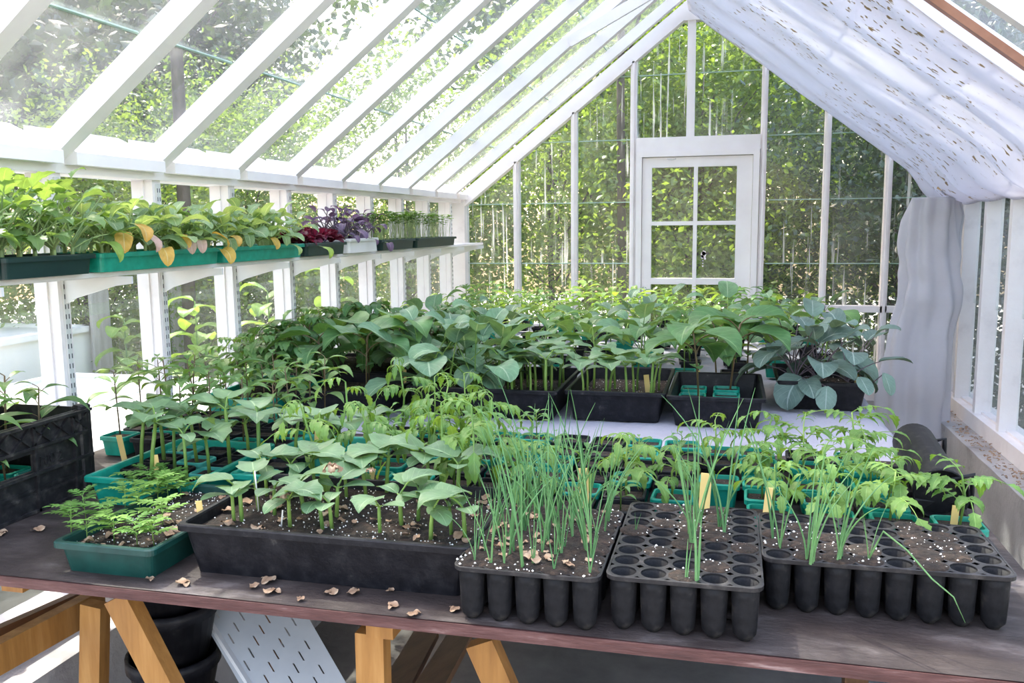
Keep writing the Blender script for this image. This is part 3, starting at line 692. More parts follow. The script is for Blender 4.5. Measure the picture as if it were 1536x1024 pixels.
def tree_proto(name, mat, n, R, H, size, seed, trunk=.05, nclump=46, low=.25, cover=1.0):
    r = random.Random(seed); cl = []; w = MB(); hb = H-R[2]
    top = Vector((r.uniform(-.15,.15), r.uniform(-.15,.15), H*.85)); w.tube([(0,0,-.15), (r.uniform(-.06,.06), r.uniform(-.06,.06), H*.4), top], [trunk, trunk*.8, trunk*.25], 8)
    for k in range(nclump):
        a = r.random()*2*PI; q = (r.random()**.45); c = math.acos(1-2*r.random()); c_ = Vector((math.cos(a)*math.sin(c)*q*R[0], math.sin(a)*math.sin(c)*q*R[1], hb+math.cos(c)*q*R[2]))
        s = .5*min(R)*r.uniform(.7,1.3)*cover; cl.append((c_.x, c_.y, c_.z, s))
        if k % 3 == 0:
            z0 = min(c_.z*.75, H*.7); w.tube([(0,0,z0*.8), Vector((c_.x*.5, c_.y*.5, (z0+c_.z)*.5)), c_], [trunk*.35, trunk*.2, trunk*.06], 5)
    e = empty(name); o = bpy.data.objects.new('foliage', leaf_cloud('foliage', mat, n, cl, size, seed, .42)); COL.objects.link(o); o.parent = e
    w.build('trunk', M['bark'], e); return e
used = set()
def put(p, loc, rz, s, label, cat, group=None):
    if p.name in used: o = copy_tree(p, loc, rz, s)
    else: used.add(p.name); o = p; o.location = loc; o.rotation_euler.z = rz; o.scale = (s,)*3
    return tag(o, label, cat, group)
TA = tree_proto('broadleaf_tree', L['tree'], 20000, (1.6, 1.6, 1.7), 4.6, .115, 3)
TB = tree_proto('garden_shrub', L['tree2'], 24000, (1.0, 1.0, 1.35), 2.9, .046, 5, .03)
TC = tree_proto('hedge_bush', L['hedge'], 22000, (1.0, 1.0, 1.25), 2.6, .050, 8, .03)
TA2 = tree_proto('tall_shade_tree', L['tree'], 26000, (1.4, 1.8, 1.25), 7.6, .085, 13, .045, 60)  # added trees whose high, unseen crowns keep sun off bench and right roof
G2b = 'shrubs beyond the weathered boards'
G1 = 'broadleaf trees beyond the left roof slope'
put(TA, (-5.9, 1.9, -.1), .3, 1.2, 'broad green tree beyond the left roof glass, nearest to the camera', 'tree', G1)
put(TA, (-6.6, 5.2, -.1), 1.9, 1.12, 'broad green tree beyond the left roof glass, second from the left', 'tree', G1)
put(TA, (-7.2, 10.2, -.1), 3.7, 1.35, 'broad green tree beyond the left roof glass, third from the left', 'tree', G1)
put(TA, (-9.2, 7.0, -.1), 2.5, 1.6, 'big tree rising behind the nearer trees on the left', 'tree', G1)
put(TA, (-9.0, 1.4, -.1), 5.0, 1.35, 'big tree in the upper left corner with sky beside it', 'tree', G1)
put(TA, (-1.9, 12.2, -.1), .9, 1.5, 'tall tree behind the gable, left of the door', 'tree')
put(TA, (2.1, 11.6, -.1), 4.4, 1.35, 'tall tree behind the gable, right of the ridge', 'tree')
G2 = 'sunlit shrubs behind the gable'
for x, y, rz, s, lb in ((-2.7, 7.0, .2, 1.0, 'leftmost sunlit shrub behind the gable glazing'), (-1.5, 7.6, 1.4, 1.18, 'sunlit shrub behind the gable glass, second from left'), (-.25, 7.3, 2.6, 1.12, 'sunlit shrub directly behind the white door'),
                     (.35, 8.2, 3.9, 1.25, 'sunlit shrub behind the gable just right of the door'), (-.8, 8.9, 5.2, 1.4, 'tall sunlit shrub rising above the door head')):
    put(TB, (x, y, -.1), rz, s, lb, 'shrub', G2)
put(TA2, (-.75, 6.45, -.1), 2.0, .84, 'tall tree added close behind the gable, its crown shading the right roof', 'tree')
put(TA2, (-3.0, 4.35, -.1), .5, .93, 'tall tree added close to the left wall, its unseen crown shading the bench', 'tree')
put(TB, (-3.9, 4.6, -.1), 1.1, .8, 'bright shrub beyond the reflection boards outside the left wall, nearer one', 'shrub', G2b)
put(TB, (-4.4, 6.3, -.1), 3.1, .95, 'bright shrub beyond the reflection boards outside the left wall, farther one', 'shrub', G2b)
put(TB, (-3.2, 5.6, -.1), .7, .62, 'low bright shrub outside the left wall panes', 'shrub')
put(TB, (-3.3, 5.4, -.1), 2.7, .85, 'bright shrub outside the far end of the left wall', 'shrub')
G3 = 'dark hedge bushes on the right'
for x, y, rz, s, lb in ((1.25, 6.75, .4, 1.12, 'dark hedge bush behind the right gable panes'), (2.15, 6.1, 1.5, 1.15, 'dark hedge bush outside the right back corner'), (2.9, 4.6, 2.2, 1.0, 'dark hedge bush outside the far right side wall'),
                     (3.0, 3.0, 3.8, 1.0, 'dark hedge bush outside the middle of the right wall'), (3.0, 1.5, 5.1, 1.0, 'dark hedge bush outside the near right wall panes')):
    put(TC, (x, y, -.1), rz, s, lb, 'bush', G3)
# grey boards standing in for stud reflections, each a board of its own, and round posts seen through the lower left panes
FB = MB().bbox(-.06, .06, -.012, .012, -.1, 1.62, .004).mesh('fence_board', M['grey_wood'])
k = 0
for i in range(6):
    o = bpy.data.objects.new('fence_board', FB); COL.objects.link(o); o.location = (-3.3+.05*(i % 2), 4.0+i*.62, -.3); o.rotation_euler.z = 1.4+.05*math.sin(i*3); o.scale.z = 1+.04*math.sin(i*5)
    tag(o, 'grey board standing in for a stud reflection outside the left panes, %s' % from_left(i, 6), 'board', 'boards standing in for stud reflections')
# cold frames (white glazed boxes) outside the left wall
def coldframe(x0, x1, y0, y1, z, label, dp=.14):
    e = empty('cold_frame', ((x0+x1)/2, (y0+y1)/2, -.1)); tag(e, label, 'cold frame')
    b = MB(); b.box(x0, x1, y0, y1, z-dp, z-.02); part('box', b, M['white_out'], e)
    t = MB(); t.box(x0-.02, x1+.02, y0, y0+.05, z-.02, z+.01); t.box(x0-.02, x1+.02, y1-.05, y1, z-.02, z+.01); t.box(x0-.02, x0+.04, y0, y1, z-.02, z+.01); t.box(x1-.04, x1+.02, y0, y1, z-.02, z+.01); t.box((x0+x1)/2-.02, (x0+x1)/2+.02, y0, y1, z-.02, z+.01); part('lid_frame', t, M['white_out'], e)
    q = MB(); q.box(x0+.03, x1-.03, y0+.04, y1-.04, z-.012, z-.006); part('lid_sheet', q, M['white_out'], e)
    for sx in (x0+.05, x1-.05):
        for sy in (y0+.05, y1-.05): part('leg', MB().box(sx-.03, sx+.03, sy-.03, sy+.03, -.1, z-.14), M['white_out'], e)
coldframe(-3.15, -1.88, 1.45, 3.55, .80, 'white cold frame table outside the left wall, just behind the studs')
coldframe(-5.6, -3.35, 1.7, 4.0, .98, 'tall white cold frame further out beyond the nearest left pane', .3)
r_ = random.Random(5)
def tall_plant(x, y, z, h, label, seed):
    r = random.Random(seed); fo, st = MB(), MB(); st.tube([(0,0,0), (.01,0,h*.5), (0,.01,h)], [.009,.007,.003], 7)
    for k in range(26):
        t = .25+.75*k/25; s = (1-.5*t); a = k*2.4; ll = .30*s
        leaf(fo, (0,0,h*t), a, r.uniform(.3,.9), ll, ll*.6, 'oval', 1.3, .25, 0, .05, r, 0, 6)
    e = finish('leafy_outdoor_plant', fo, st, L['bright'], L['stem']); e.location = (x, y, z); tag(e, label, 'plant', 'tall leafy plants outside the left wall')
tall_plant(-2.15, 3.75, -.1, 1.3, 'tall broad-leaved plant outside the left wall, right behind the cold frame table', 3)
tall_plant(-2.55, 3.75, -.1, 1.25, 'broad-leaved plant behind the cold frame table, second from left', 4)
tall_plant(-1.98, 4.1, -.1, 1.35, 'tallest broad-leaved plant close against the left wall outside, rightmost', 6)
tall_plant(-3.0, 3.8, -.1, 1.15, 'broad-leaved plant behind the cold frame table, leftmost', 9)
ps = MB(); ps.lathe([(.0,-.1),(.022,-.1),(.022,.98),(0,.98)], n=12)
o = ps.build('painted_post', surf('pink_paint', [(.3, (.62,.40,.36)), (.7, (.74,.50,.46))], 5, .6, .1), None, (-1.83, 1.72, 0)); tag(o, 'slim pinkish post outside the nearest left pane', 'post')
# ------------------------------------------------------------------ the benches
ZB = .93; K = .76
def bt_(x, y): return (x*K, y*K)
BX1 = .482
bench = empty('work_bench', (-.5, 1.6, 0)); tag(bench, 'dark brown board bench in the foreground holding trays and pots', 'bench')
tp = MB(); tp.grid(lambda u, v: Vector((XL+.02+(BX1-XL-.02)*u, 1.14+1.05*v, ZB+.0012*noise.noise((u*9, v*6, 0)))), 40, 24)
part('board_top', tp, M['bench_top'], bench)
part('board', MB().box(XL+.02, BX1, 1.138, 2.19, ZB-.019, ZB-.0014), M['bench_edge'], bench)
part('rail', MB().box(XL+.1, BX1-.12, 1.95, 1.99, ZB-.075, ZB-.02), M['wood_dark'], bench)
cb = empty('cloth_bench', (-.5, 3.5, 0)); tag(cb, 'long bench covered with pale fleece running back to the gable', 'bench')
def cbp(u, v):
    x = XL+.03+(.44-XL-.03)*u; y = 2.13+2.85*v; z = ZB-.004+.004*noise.noise((x*7, y*7, 0))+.002*noise.noise((x*30, y*22, 0))
    if v < .02: z -= .004
    return Vector((x, y, z))
o = part('fleece_cover', MB().grid(cbp, 90, 110), M['bench_cloth'], cb); solid(o, .002)
part('tabletop', MB().box(XL+.03, .43, 2.20, 4.98, ZB-.03, ZB-.010), M['white_wood'], cb)
for x in (XL+.18, .36):
    for y in (2.4, 3.6, 4.9): part('leg', MB().box(x-.03, x+.03, y-.03, y+.03, 0, ZB-.03), M['wood_dark'], cb)
# trestles
def trestle(label, legs, head, group='wooden trestles under the front bench'):
    e = empty('wooden_trestle', (head[0][0], head[0][1], 0)); tag(e, label, 'trestle', group)
    part('head_beam', MB().beam(head[0], head[1], .045, .05), M['wood'], e)
    for a, b in legs: part('leg', MB().beam(a, b, .048, .030, Vector((0,1,0))), M['wood'], e)
def ext(a, b):   # run the leg on down to the floor
    a, b = Vector(a), Vector(b); t = a.z/(a.z-b.z); return a, a+(b-a)*t
t1a = ext(at(143, 905, 'y', 1.42), at(141, 1024, 'y', 1.42)); t1b = ext(at(180, 893, 'y', 1.24), at(256, 1040, 'y', 1.24))
trestle('left wooden trestle with one upright and one slanting leg', [t1a, t1b], ((t1a[0].x, 1.22, ZB-.045), (t1a[0].x, 2.02, ZB-.045)))
t2a = ext(at(559, 945, 'y', 1.22), at(561, 1024, 'y', 1.22)); t2b = ext(at(722, 960, 'y', 1.30), at(757, 1040, 'y', 1.30))
trestle('middle wooden trestle, its legs below the long black tray and cell tray', [t2a, t2b], ((t2a[0].x+.02, 1.20, ZB-.045), (t2a[0].x+.02, 2.02, ZB-.045)))
part('side_rail', MB().beam(at(-30, 1000, 'x', -1.33), at(150, 902, 'x', -1.33), .06, .028, Vector((1,0,0))), M['wood'], bench)
part('side_rail', MB().beam(at(-30, 965, 'x', -1.40), at(130, 893, 'x', -1.40), .035, .02, Vector((1,0,0))), M['wood_dark'], bench)
for i, (a, b, lab) in enumerate((((590, 1040), (640, 950), 'flat plank leaning under the bench just right of the middle trestle post'), ((640, 1040), (690, 955), 'second leaning plank under the bench, beside the slanting trestle leg'))):
    pl = MB(); pl.beam(at(a[0], a[1], 'y', 1.5), at(b[0], b[1], 'y', 1.9), .06, .018); tag(pl.build('wooden_plank', M['wood_dark']), lab, 'plank', 'planks leaning under the bench')
# perforated sheet
A_, B_ = at(290, 905, 'y', 1.50), at(462, 925, 'y', 1.50); C_, D_ = at(380, 1060, 'y', 1.36), at(540, 1060, 'y', 1.36)
pn = MB(); nu, nv = 62, 48
vs = [tuple(A_.lerp(B_, i/nu).lerp(C_.lerp(D_, i/nu), j/nv*1.6-.1)) for j in range(nv+1) for i in range(nu+1)]
fs = [(j*(nu+1)+i, j*(nu+1)+i+1, (j+1)*(nu+1)+i+1, (j+1)*(nu+1)+i) for j in range(nv) for i in range(nu) if not (i % 7 == 3 and 6 < i < 56 and (j+4*(i//7 % 2)) % 8 < 3)]
pn.add(vs, fs); o = pn.build('perforated_panel', surf('grey_enamel', [(.3, (.34,.36,.38)), (.62, (.46,.48,.50)), (.8, (.50,.46,.40))], 4, .35, .1)); solid(o, .003)
e_ = MB(); e_.beam(A_.lerp(B_, .05).lerp(C_.lerp(D_, .05), -.1), A_.lerp(B_, .14).lerp(C_.lerp(D_, .14), 1.5), .008, .014, Vector((0,1,0))); q = e_.build('folded_edge', M['metal_white'], o)
tag(o, 'pale slotted metal panel leaning under the bench, lower left', 'panel')
# stack of black pots
cpt = at(262, 1000, 'y', 1.42)
for k in range(4):
    z = .42+k*.105
    m_ = MB(); m_.lathe([(.0,0),(.060,0),(.085,.12),(.090,.12),(.090,.145),(.084,.145),(.080,.125),(.057,.008),(0,.008)], n=28)
    o = m_.build('black_flowerpot', M['black'], None, (cpt.x, 1.42, z)); tag(o, 'black round pot %s in the stack under the bench' % ('topmost', 'second from top', 'third from top', 'lowest visible')[3-k], 'pot', 'stacked black pots under the bench')
m_ = MB(); m_.bbox(cpt.x-.12, cpt.x+.12, 1.32, 1.55, 0, .418, .01); o = m_.build('black_crate', M['black']); tag(o, 'black crate standing on the floor under the pot stack', 'crate')

# ------------------------------------------------------------------ trays and pots
def tray_mb(w, d, h, taper=.02, rim=.008, wall=.003, corner=.012, n=5, ribs=0, foot=0):
    """open tray, origin at the centre of its bottom; rolled rim, rounded corners"""
    mb = MB()
    def ring(hw, hd, z, rc):
        out = []
        for cx, cy, a0 in ((hw-rc, hd-rc, 0), (-hw+rc, hd-rc, PI/2), (-hw+rc, -hd+rc, PI), (hw-rc, -hd+rc, 1.5*PI)):
            for k in range(n): a = a0+PI/2*k/(n-1); out.append((cx+rc*math.cos(a), cy+rc*math.sin(a), z))
        return out
    W, D = w/2, d/2; levels = [(W-taper, D-taper, 0), (W-taper*.06-rim, D-taper*.06-rim, h-.011), (W, D, h-.011), (W, D, h-.002), (W-.002, D-.002, h), (W-rim-.001, D-rim-.001, h), (W-rim-wall, D-rim-wall, h-.003), (W-taper-wall, D-taper-wall, wall)]
    vs = []; R_ = [ring(a, b, z, min(corner, .4*min(a, b))) for a, b, z in levels]; m = 4*n
    for r in R_: vs += r
    fs = [(i*m+k, i*m+(k+1) % m, (i+1)*m+(k+1) % m, (i+1)*m+k) for i in range(len(R_)-1) for k in range(m)]
    fs += [tuple(range(m-1, -1, -1)), tuple((len(R_)-1)*m+k for k in range(m))]
    mb.add(vs, fs); return mb
def soil_mb(w, d, z, bumps=.004, seed=0, nx=None):
    nx = nx or max(6, int(w/.012)); ny = max(6, int(d/.012)); mb = MB()
    mb.grid(lambda u, v: Vector((-w/2+w*u, -d/2+d*v, z+bumps*noise.noise((u*w*60+seed, v*d*60, seed))*(0 if u in (0, 1) or v in (0, 1) else 1))), nx, ny)
    m = len(mb.v); mb.box(-w/2, w/2, -d/2, d/2, z-.01, z-.005); return mb
def specks(w, d, z, n, r, sz=.0016):
    mb = MB()
    for k in range(n):
        x, y = r.uniform(-w/2, w/2), r.uniform(-d/2, d/2); s = sz*r.uniform(.5, 1.3)
        mb.add([(x+s,y,z),(x,y+s,z),(x-s,y,z),(x,y-s,z),(x,y,z+s),(x,y,z-s)], [(0,1,4),(1,2,4),(2,3,4),(3,0,4),(1,0,5),(2,1,5),(3,2,5),(0,3,5)])
    return mb
def litter(w, d, z, n, r, sz=.012):
    mb = MB()
    for k in range(n):
        x, y = r.uniform(-w/2, w/2)*.95, r.uniform(-d/2, d/2)*.95; s = sz*r.uniform(.5, 1.2); a = r.random()*6
        leaf(mb, (x, y, z+.003), a, r.uniform(-.1,.5), s*1.6, s*1.5, 'round', r.uniform(-.6,1.0), r.uniform(0,.5), 0, .1, r)
    return mb
def tray(name, x, y, w, d, h, mat, label, cat='tray', rz=0, soil=.75, specksn=0, littern=0, group=None, z=None, taper=.016, seed=0, ch=None):
    z = ZB if z is None else z
    o = tray_mb(w, d, h, taper).build(name, mat, None, (x, y, z), rz); tag(o, label, cat, group); r = random.Random(seed+int(x*99))
    if soil:
        sw, sd = w-2*taper*(1-soil)-.022, d-2*taper*(1-soil)-.022
        soil_mb(sw, sd, h*soil, .005, seed).build('soil', M['soil'], o)
        if specksn: tag(specks(sw, sd, h*soil+.002, specksn, r).build('perlite', M['perlite'], o), kind='stuff')
        if littern: tag(litter(sw, sd, h*soil, littern, r).build('leaf_litter', M['litter'], o), kind='stuff')
    return o
# long black tray in front: rim corners measured at its front
xa, xb = at(262, 778, 'y', 1.205).x, at(704, 822, 'y', 1.205).x
LBx, LBw = (xa+xb)/2, xb-xa; LBy0, LBd, LBh = 1.203, .31, .088
LT = tray('long_black_tray', LBx, LBy0+LBd/2, LBw, LBd, LBh, M['black'], 'long deep black tray of cucumber seedlings at the front of the bench', soil=.80, specksn=420, littern=60, taper=.022, seed=3)
# dark green marigold tray
GTx0, GTx1 = at(78, 806, 'y', 1.17).x, at(224, 826, 'y', 1.16).x
MT = tray('dark_green_tray', (GTx0+GTx1)/2, 1.165+.175, GTx1-GTx0, .35, .055, M['dkgreen'], 'dark green tray of small marigold seedlings at the left front', soil=.72, specksn=260, littern=34, seed=5, rz=.0)

P5 = .0418; CH = .084; CR = P5*.43
def cell_mesh(fl):
    m_ = MB(); h = CH; prof_ = [(CR*.995, h-.003), (CR*1.07, h-.003), (CR*1.05, h-.02), (CR*.95, h*.25), (CR*.90, h*.12), (CR*.62, .004), (CR*.45, 0), (0, 0)]
    if not fl: prof_ = [(0, .006), (CR*.6, .006), (CR*.9, h*.15)]+prof_
    m_.lathe(prof_, n=20); return m_.mesh('cell', M['cell_black'])
CELLF, CELLE = cell_mesh(True), cell_mesh(False); CELLF = cell_mesh(True)
SOILM = []
for q in range(3):
    rr_ = random.Random(q); m_ = MB(); m_.lathe([(CR*1.12, CH-.001), (CR*1.0, CH+.0012), (CR*.75, CH+rr_.uniform(.001,.003)), (CR*.3, CH+rr_.uniform(0,.004)), (0, CH+.002)], n=14)
    m_.v = [(x*(1+.12*noise.noise((x*90, y*90, q))), y*(1+.12*noise.noise((x*90, y*90, q+5))), z) for x, y, z in m_.v]; SOILM.append(m_.mesh('soil_plug', M['soil']))
def cell_tray(name, x0, y0, nx, ny, pitch, h, filled, label, seed=0, rz=0):
    """root-trainer block: top plate with round holes, tapering tubes below"""
    r = random.Random(seed); mb = MB(); n = 20; R_ = CR; e = empty(name, (x0, y0, ZB), rz); tag(e, label, 'cell tray')
    W, D = nx*pitch, ny*pitch; zt = h
    for j in range(ny):
        for i in range(nx):
            cx, cy = (i+.5)*pitch, (j+.5)*pitch; hp = pitch/2; sq = []; ci = []
            for k in range(n):
                a = 2*PI*k/n; c_, s_ = math.cos(a), math.sin(a); q = hp/max(abs(c_), abs(s_)); sq.append((cx+c_*q, cy+s_*q, zt)); ci.append((cx+R_*c_, cy+R_*s_, zt))
            vs = sq+ci+[(cx+R_*1.0*math.cos(2*PI*k/n), cy+R_*math.sin(2*PI*k/n), zt-.004) for k in range(n)]
            fs = [(k, (k+1) % n, n+(k+1) % n, n+k) for k in range(n)]+[(n+k, n+(k+1) % n, 2*n+(k+1) % n, 2*n+k) for k in range(n)]
            mb.add(vs, fs)
    rd = pitch*.35   # rolled edge
    def rim(off, z):
        out = []
        for cx, cy, a0 in ((W-rd, D-rd, 0), (rd, D-rd, PI/2), (rd, rd, PI), (W-rd, rd, 1.5*PI)):
            for k in range(6): a = a0+PI/2*k/5; out.append(Vector((cx+(rd+off)*math.cos(a), cy+(rd+off)*math.sin(a), z)))
        return out
    ra, rb, rc = rim(.0, zt+.0005), rim(.003, zt), rim(.0025, zt-.006); m = 24
    mb.add(ra+rb+rc, [(q*m+k, q*m+(k+1) % m, (q+1)*m+(k+1) % m, (q+1)*m+k) for q in (0, 1) for k in range(m)])
    mb.build('top_plate', M['black_dusty'], e)
    pe = MB()
    for j in range(ny):
        for i in range(nx):
            cx, cy = (i+.5)*pitch, (j+.5)*pitch
            fl = filled == 'all' or (i, j) in filled
            cm_ = CELLF if fl else CELLE; o = bpy.data.objects.new('cell', cm_); COL.objects.link(o); o.parent = e; o.location = (cx, cy, 0)
            if fl:
                o = bpy.data.objects.new('soil_plug', SOILM[r.randrange(3)]); COL.objects.link(o); o.parent = e; o.location = (cx, cy, r.uniform(-.001, .0015)); o.rotation_euler.z = r.random()*6; q = r.uniform(1.0, 1.32); o.scale = (q, q, 1)
                for q in range(8):
                    s = r.uniform(.0006,.0024); aa = r.random()*6.3; rr = R_*1.3*r.random()**.5; x, y, z = cx+rr*math.cos(aa), cy+rr*math.sin(aa), zt+.0022
                    pe.add([(x+s,y,z),(x,y+s,z),(x-s,y,z),(x,y-s,z),(x,y,z+s),(x,y,z-s)], [(0,1,4),(1,2,4),(2,3,4),(3,0,4),(1,0,5),(2,1,5),(3,2,5),(0,3,5)])
    if pe.v: tag(pe.build('perlite', M['perlite'], e), kind='stuff')
    return e
C1x, C1y = -.495*K, 1.505*K
C1 = cell_tray('cell_tray', C1x, C1y, 5, 7, P5, CH, 'all', 'black cell tray packed with soil and thin leek seedlings, left of three', 2)
def covp(u, v):
    e_ = min(u, 1-u, v, 1-v); return Vector((5*P5*(.012+.976*u), 7*P5*(.008+.984*v), CH+.003-.004*max(0, 1-e_*14)+.003*noise.noise((u*13, v*18, 0))+.0015*noise.noise((u*50, v*70, 4))))
cvr = MB(); cvr.grid(covp, 60, 84); o = cvr.build('soil_cover', M['soil'], C1); solid(o, .003, -1)
for nm, w_, n_ in (('leaf_litter', .2, 46),):
    lm = litter(5*P5-.02, 7*P5-.02, CH+.002, n_, random.Random(9), .010); o = lm.build('leaf_litter', M['litter'], C1); o.location = (2.5*P5, 3.5*P5, .0015); tag(o, kind='stuff')
C2x, C2y = -.206*K, 1.525*K
f2 = {(2,0),(3,1),(1,2) , (2,3),(3,4),(4,3),(3,5),(2,4),(2,5),(3,6),(0,4),(1,7),(2,7),(3,7),(2,6),(1,5)}
C2 = cell_tray('cell_tray', C2x, C2y, 5, 8, P5, CH, f2, 'black cell tray with mostly empty holes, middle of three', 4)
C3x, C3y = .078*K, 1.675*K
f3 = {(1,0),(2,0),(3,0),(1,1),(2,1),(3,1),(0,1),(0,2),(1,2),(5,0),(5,1),(5,2),(5,3),(6,1),(5,4),(6,3),(2,2),(1,3),(6,2)}
C3 = cell_tray('cell_tray', C3x, C3y, 8, 5, P5, CH, f3, 'wide black cell tray at the right front corner, right of three', 6)

# ------------------------------------------------------------------ leeks
ZC = ZB+CH+.002
lk = []
r = random.Random(21)
for j in range(7):
    for i in range(5):
        for q in range(1 if r.random() < .45 else 2):
            x, y = C1x+(i+.5)*P5+r.uniform(-.012,.012), C1y+(j+.5)*P5+r.uniform(-.012,.012)
            big = .98 if (i >= 1) else .72
            lk.append(plant('leek' if r.random() < .86 else 'leek_s', (x, y, ZC), None, r.uniform(.62, 1.12)*big))
label_rows(lk, 'thin leek seedling', 'in the soil-filled left cell tray', 7, 'seedling', 'leek seedlings in the left cell tray')
lk = [plant('leek', at(px, py, 'z', ZC), None, s) for px, py, s in ((1037,815,1.05),(1041,808,.9),(1046,787,1.0),(1050,783,.8),(1080,791,1.05),(1086,798,1.12),(1034,800,.85))]+[plant('leek_s', at(px, py, 'z', ZC), None, s) for px, py, s in ((1047,868,1.5),(1030,866,.8),(954,796,.5))]
label_rows(lk, 'leek seedling', 'in the half-empty middle cell tray', 3, 'seedling', 'leek seedlings in the middle cell tray')
lk = [plant('leek', at(px, py, 'z', ZC), None, s) for px, py, s in ((1159,806,.85),(1170,820,.8),(1214,842,1.0),(1219,840,.95),(1212,838,.85),(1255,840,1.05),(1259,839,.9),(1262,836,.55),(1303,838,.42))]
label_rows(lk, 'leek seedling', 'in the wide right cell tray', 2, 'seedling', 'leek seedlings in the right cell tray')
bl = MB(); A = at(1303, 838, 'z', ZC); B = Vector((A.x+.018, A.y, ZC+.043)); Cc = at(1398, 868, 'y', A.y-.05); D_ = at(1448, 934, 'y', 1.235)
pts = [A, A.lerp(B, .5), B, B.lerp(Cc, .5)+Vector((0,0,.006)), Cc, Cc.lerp(D_, .5)+Vector((.006,0,.006)), D_]
bl.tube(pts, [.0016,.0016,.0015,.0014,.0012,.001,.0003], 5); tag(bl.build('leek_seedling', L['leek']), 'leek seedling bent over with its blade hanging past the tray front', 'seedling')

# ------------------------------------------------------------------ cucumbers in the long tray
ZL = ZB+LBh*.80
cs = []
for px, py in ((351,781),(363,781),(388,764),(412,772),(435,789),(456,769),(484,793),(498,793),(505,773),(570,800),(602,787),(627,781),(646,809),(677,800),(698,809),(549,742),(580,738),(643,738),(687,750),(400,742),(440,745),(475,742),(520,745)):
    cs.append(plant('cuc' if py > 760 else 'cuc2', at(px, py, 'z', ZL), None, rnd.uniform(.82, 1.02)*(1 if py > 760 else 1.05)))
label_rows(cs, 'cucumber seedling', 'in the long black tray', 3, 'seedling', 'cucumber seedlings in the long black tray')
# marigolds
ms = [plant('mari', at(px, py, 'z', ZB+.041), None, rnd.uniform(.85,1.2)) for px, py in ((107,798),(131,812),(162,791),(171,812),(206,817),(231,817),(129,777),(188,765),(211,768),(237,755),(253,751),(244,786),(272,745),(204,745),(225,738),(250,735))]
label_rows(ms, 'feathery marigold seedling', 'in the dark green tray', 3, 'seedling', 'marigold seedlings in the dark green tray')

# ------------------------------------------------------------------ small square pots: protos
def pot_proto(mat, w=.080, h=.052, name='square_pot'):
    o = tray_mb(w, w*.93, h, .009, .004, .0015, .010, 4).build(name, mat)
    soil_mb(w-.016, w*.93-.016, h*.85, .004, hash_s(mat.name), 7).build('soil', M['soil'], o)
    return o
POTS = {k: pot_proto(M[m]) for k, m in (('t', 'turq'), ('k', 'black'), ('l', 'turq_light'))}
potused = set()
CN = {'t': 'turquoise', 'k': 'black', 'l': 'pale turquoise'}
def pot(kind, x, y, z=None, rz=0, s=1.0):
    p = POTS[kind]; z = ZB+.001 if z is None else z
    if kind in potused: o = copy_tree(p, (x, y, z), rz, s)
    else: potused.add(kind); o = p; o.location = (x, y, z); o.rotation_euler.z = rz; o.scale = (s,)*3
    o['pk'] = kind; return o
def label_pots(objs, where, nrows, group):
    objs = sorted(objs, key=lambda o: o.location.y); n = len(objs); k = 0
    for j in range(nrows):
        cnt = (n*(j+1))//nrows-(n*j)//nrows; row = sorted(objs[k:k+cnt], key=lambda o: o.location.x); k += cnt
        for i, o in enumerate(row):
            c = CN[o['pk']]; del o['pk']
            tag(o, ', '.join(x for x in ('square %s pot %s' % (c, where), row_word(j, nrows), from_left(i, len(row))) if x), 'pot', group)
def carrier(x, y, w, d, label, h=.030):
    return tray('carrier_tray', x, y, w, d, h, M['black_dusty'], label, 'tray', soil=0, taper=.006, group='flat black carrier trays for pots')
ZP = ZB+.053
# right block: columns under the tomatoes
cols = [-.005, .080, .185, .290, .392]; rows = [1.575, 1.665, 1.755, 1.90, 1.99]
pk = []; seeds = []
r = random.Random(4)
for j, y in enumerate(rows):
    for i, x in enumerate(cols):
        xx = x+(y-1.575)*-.03
        if i == 4 and j >= 1: continue
        if y < 1.70 and i == 0: continue
        k = 'k' if (i, j) in ((4,1),(0,3),(2,4)) else 't'
        pk.append(pot(k, xx, y+r.uniform(-.004,.004), ZB+.006, r.uniform(-.03,.03)))
        if j in (0, 1, 3) or r.random() < .6: seeds.append((xx, y))
label_pots(pk, 'in the tomato block on the right', 5, 'square pots of the right tomato block')
carrier(.085, 1.665, .30, .28, 'flat black carrier tray under the near tomato pots, left one')
carrier(.345, 1.665, .20, .28, 'flat black carrier tray under the near tomato pots, right one')
carrier(.20, 1.945, .50, .20, 'flat black carrier tray under the far pots on the right')
tm = [plant('tom_r' if x > .13 else 'tom', (x+rnd.uniform(-.012,.012), y+rnd.uniform(-.01,.01), ZP+.002), None, rnd.uniform(.75,1.0)) for x, y in seeds if rnd.random() < .9]
label_rows(tm, 'tomato seedling', 'in the pot block behind the right cell tray', 5, 'seedling', 'tomato seedlings in the right pot block')
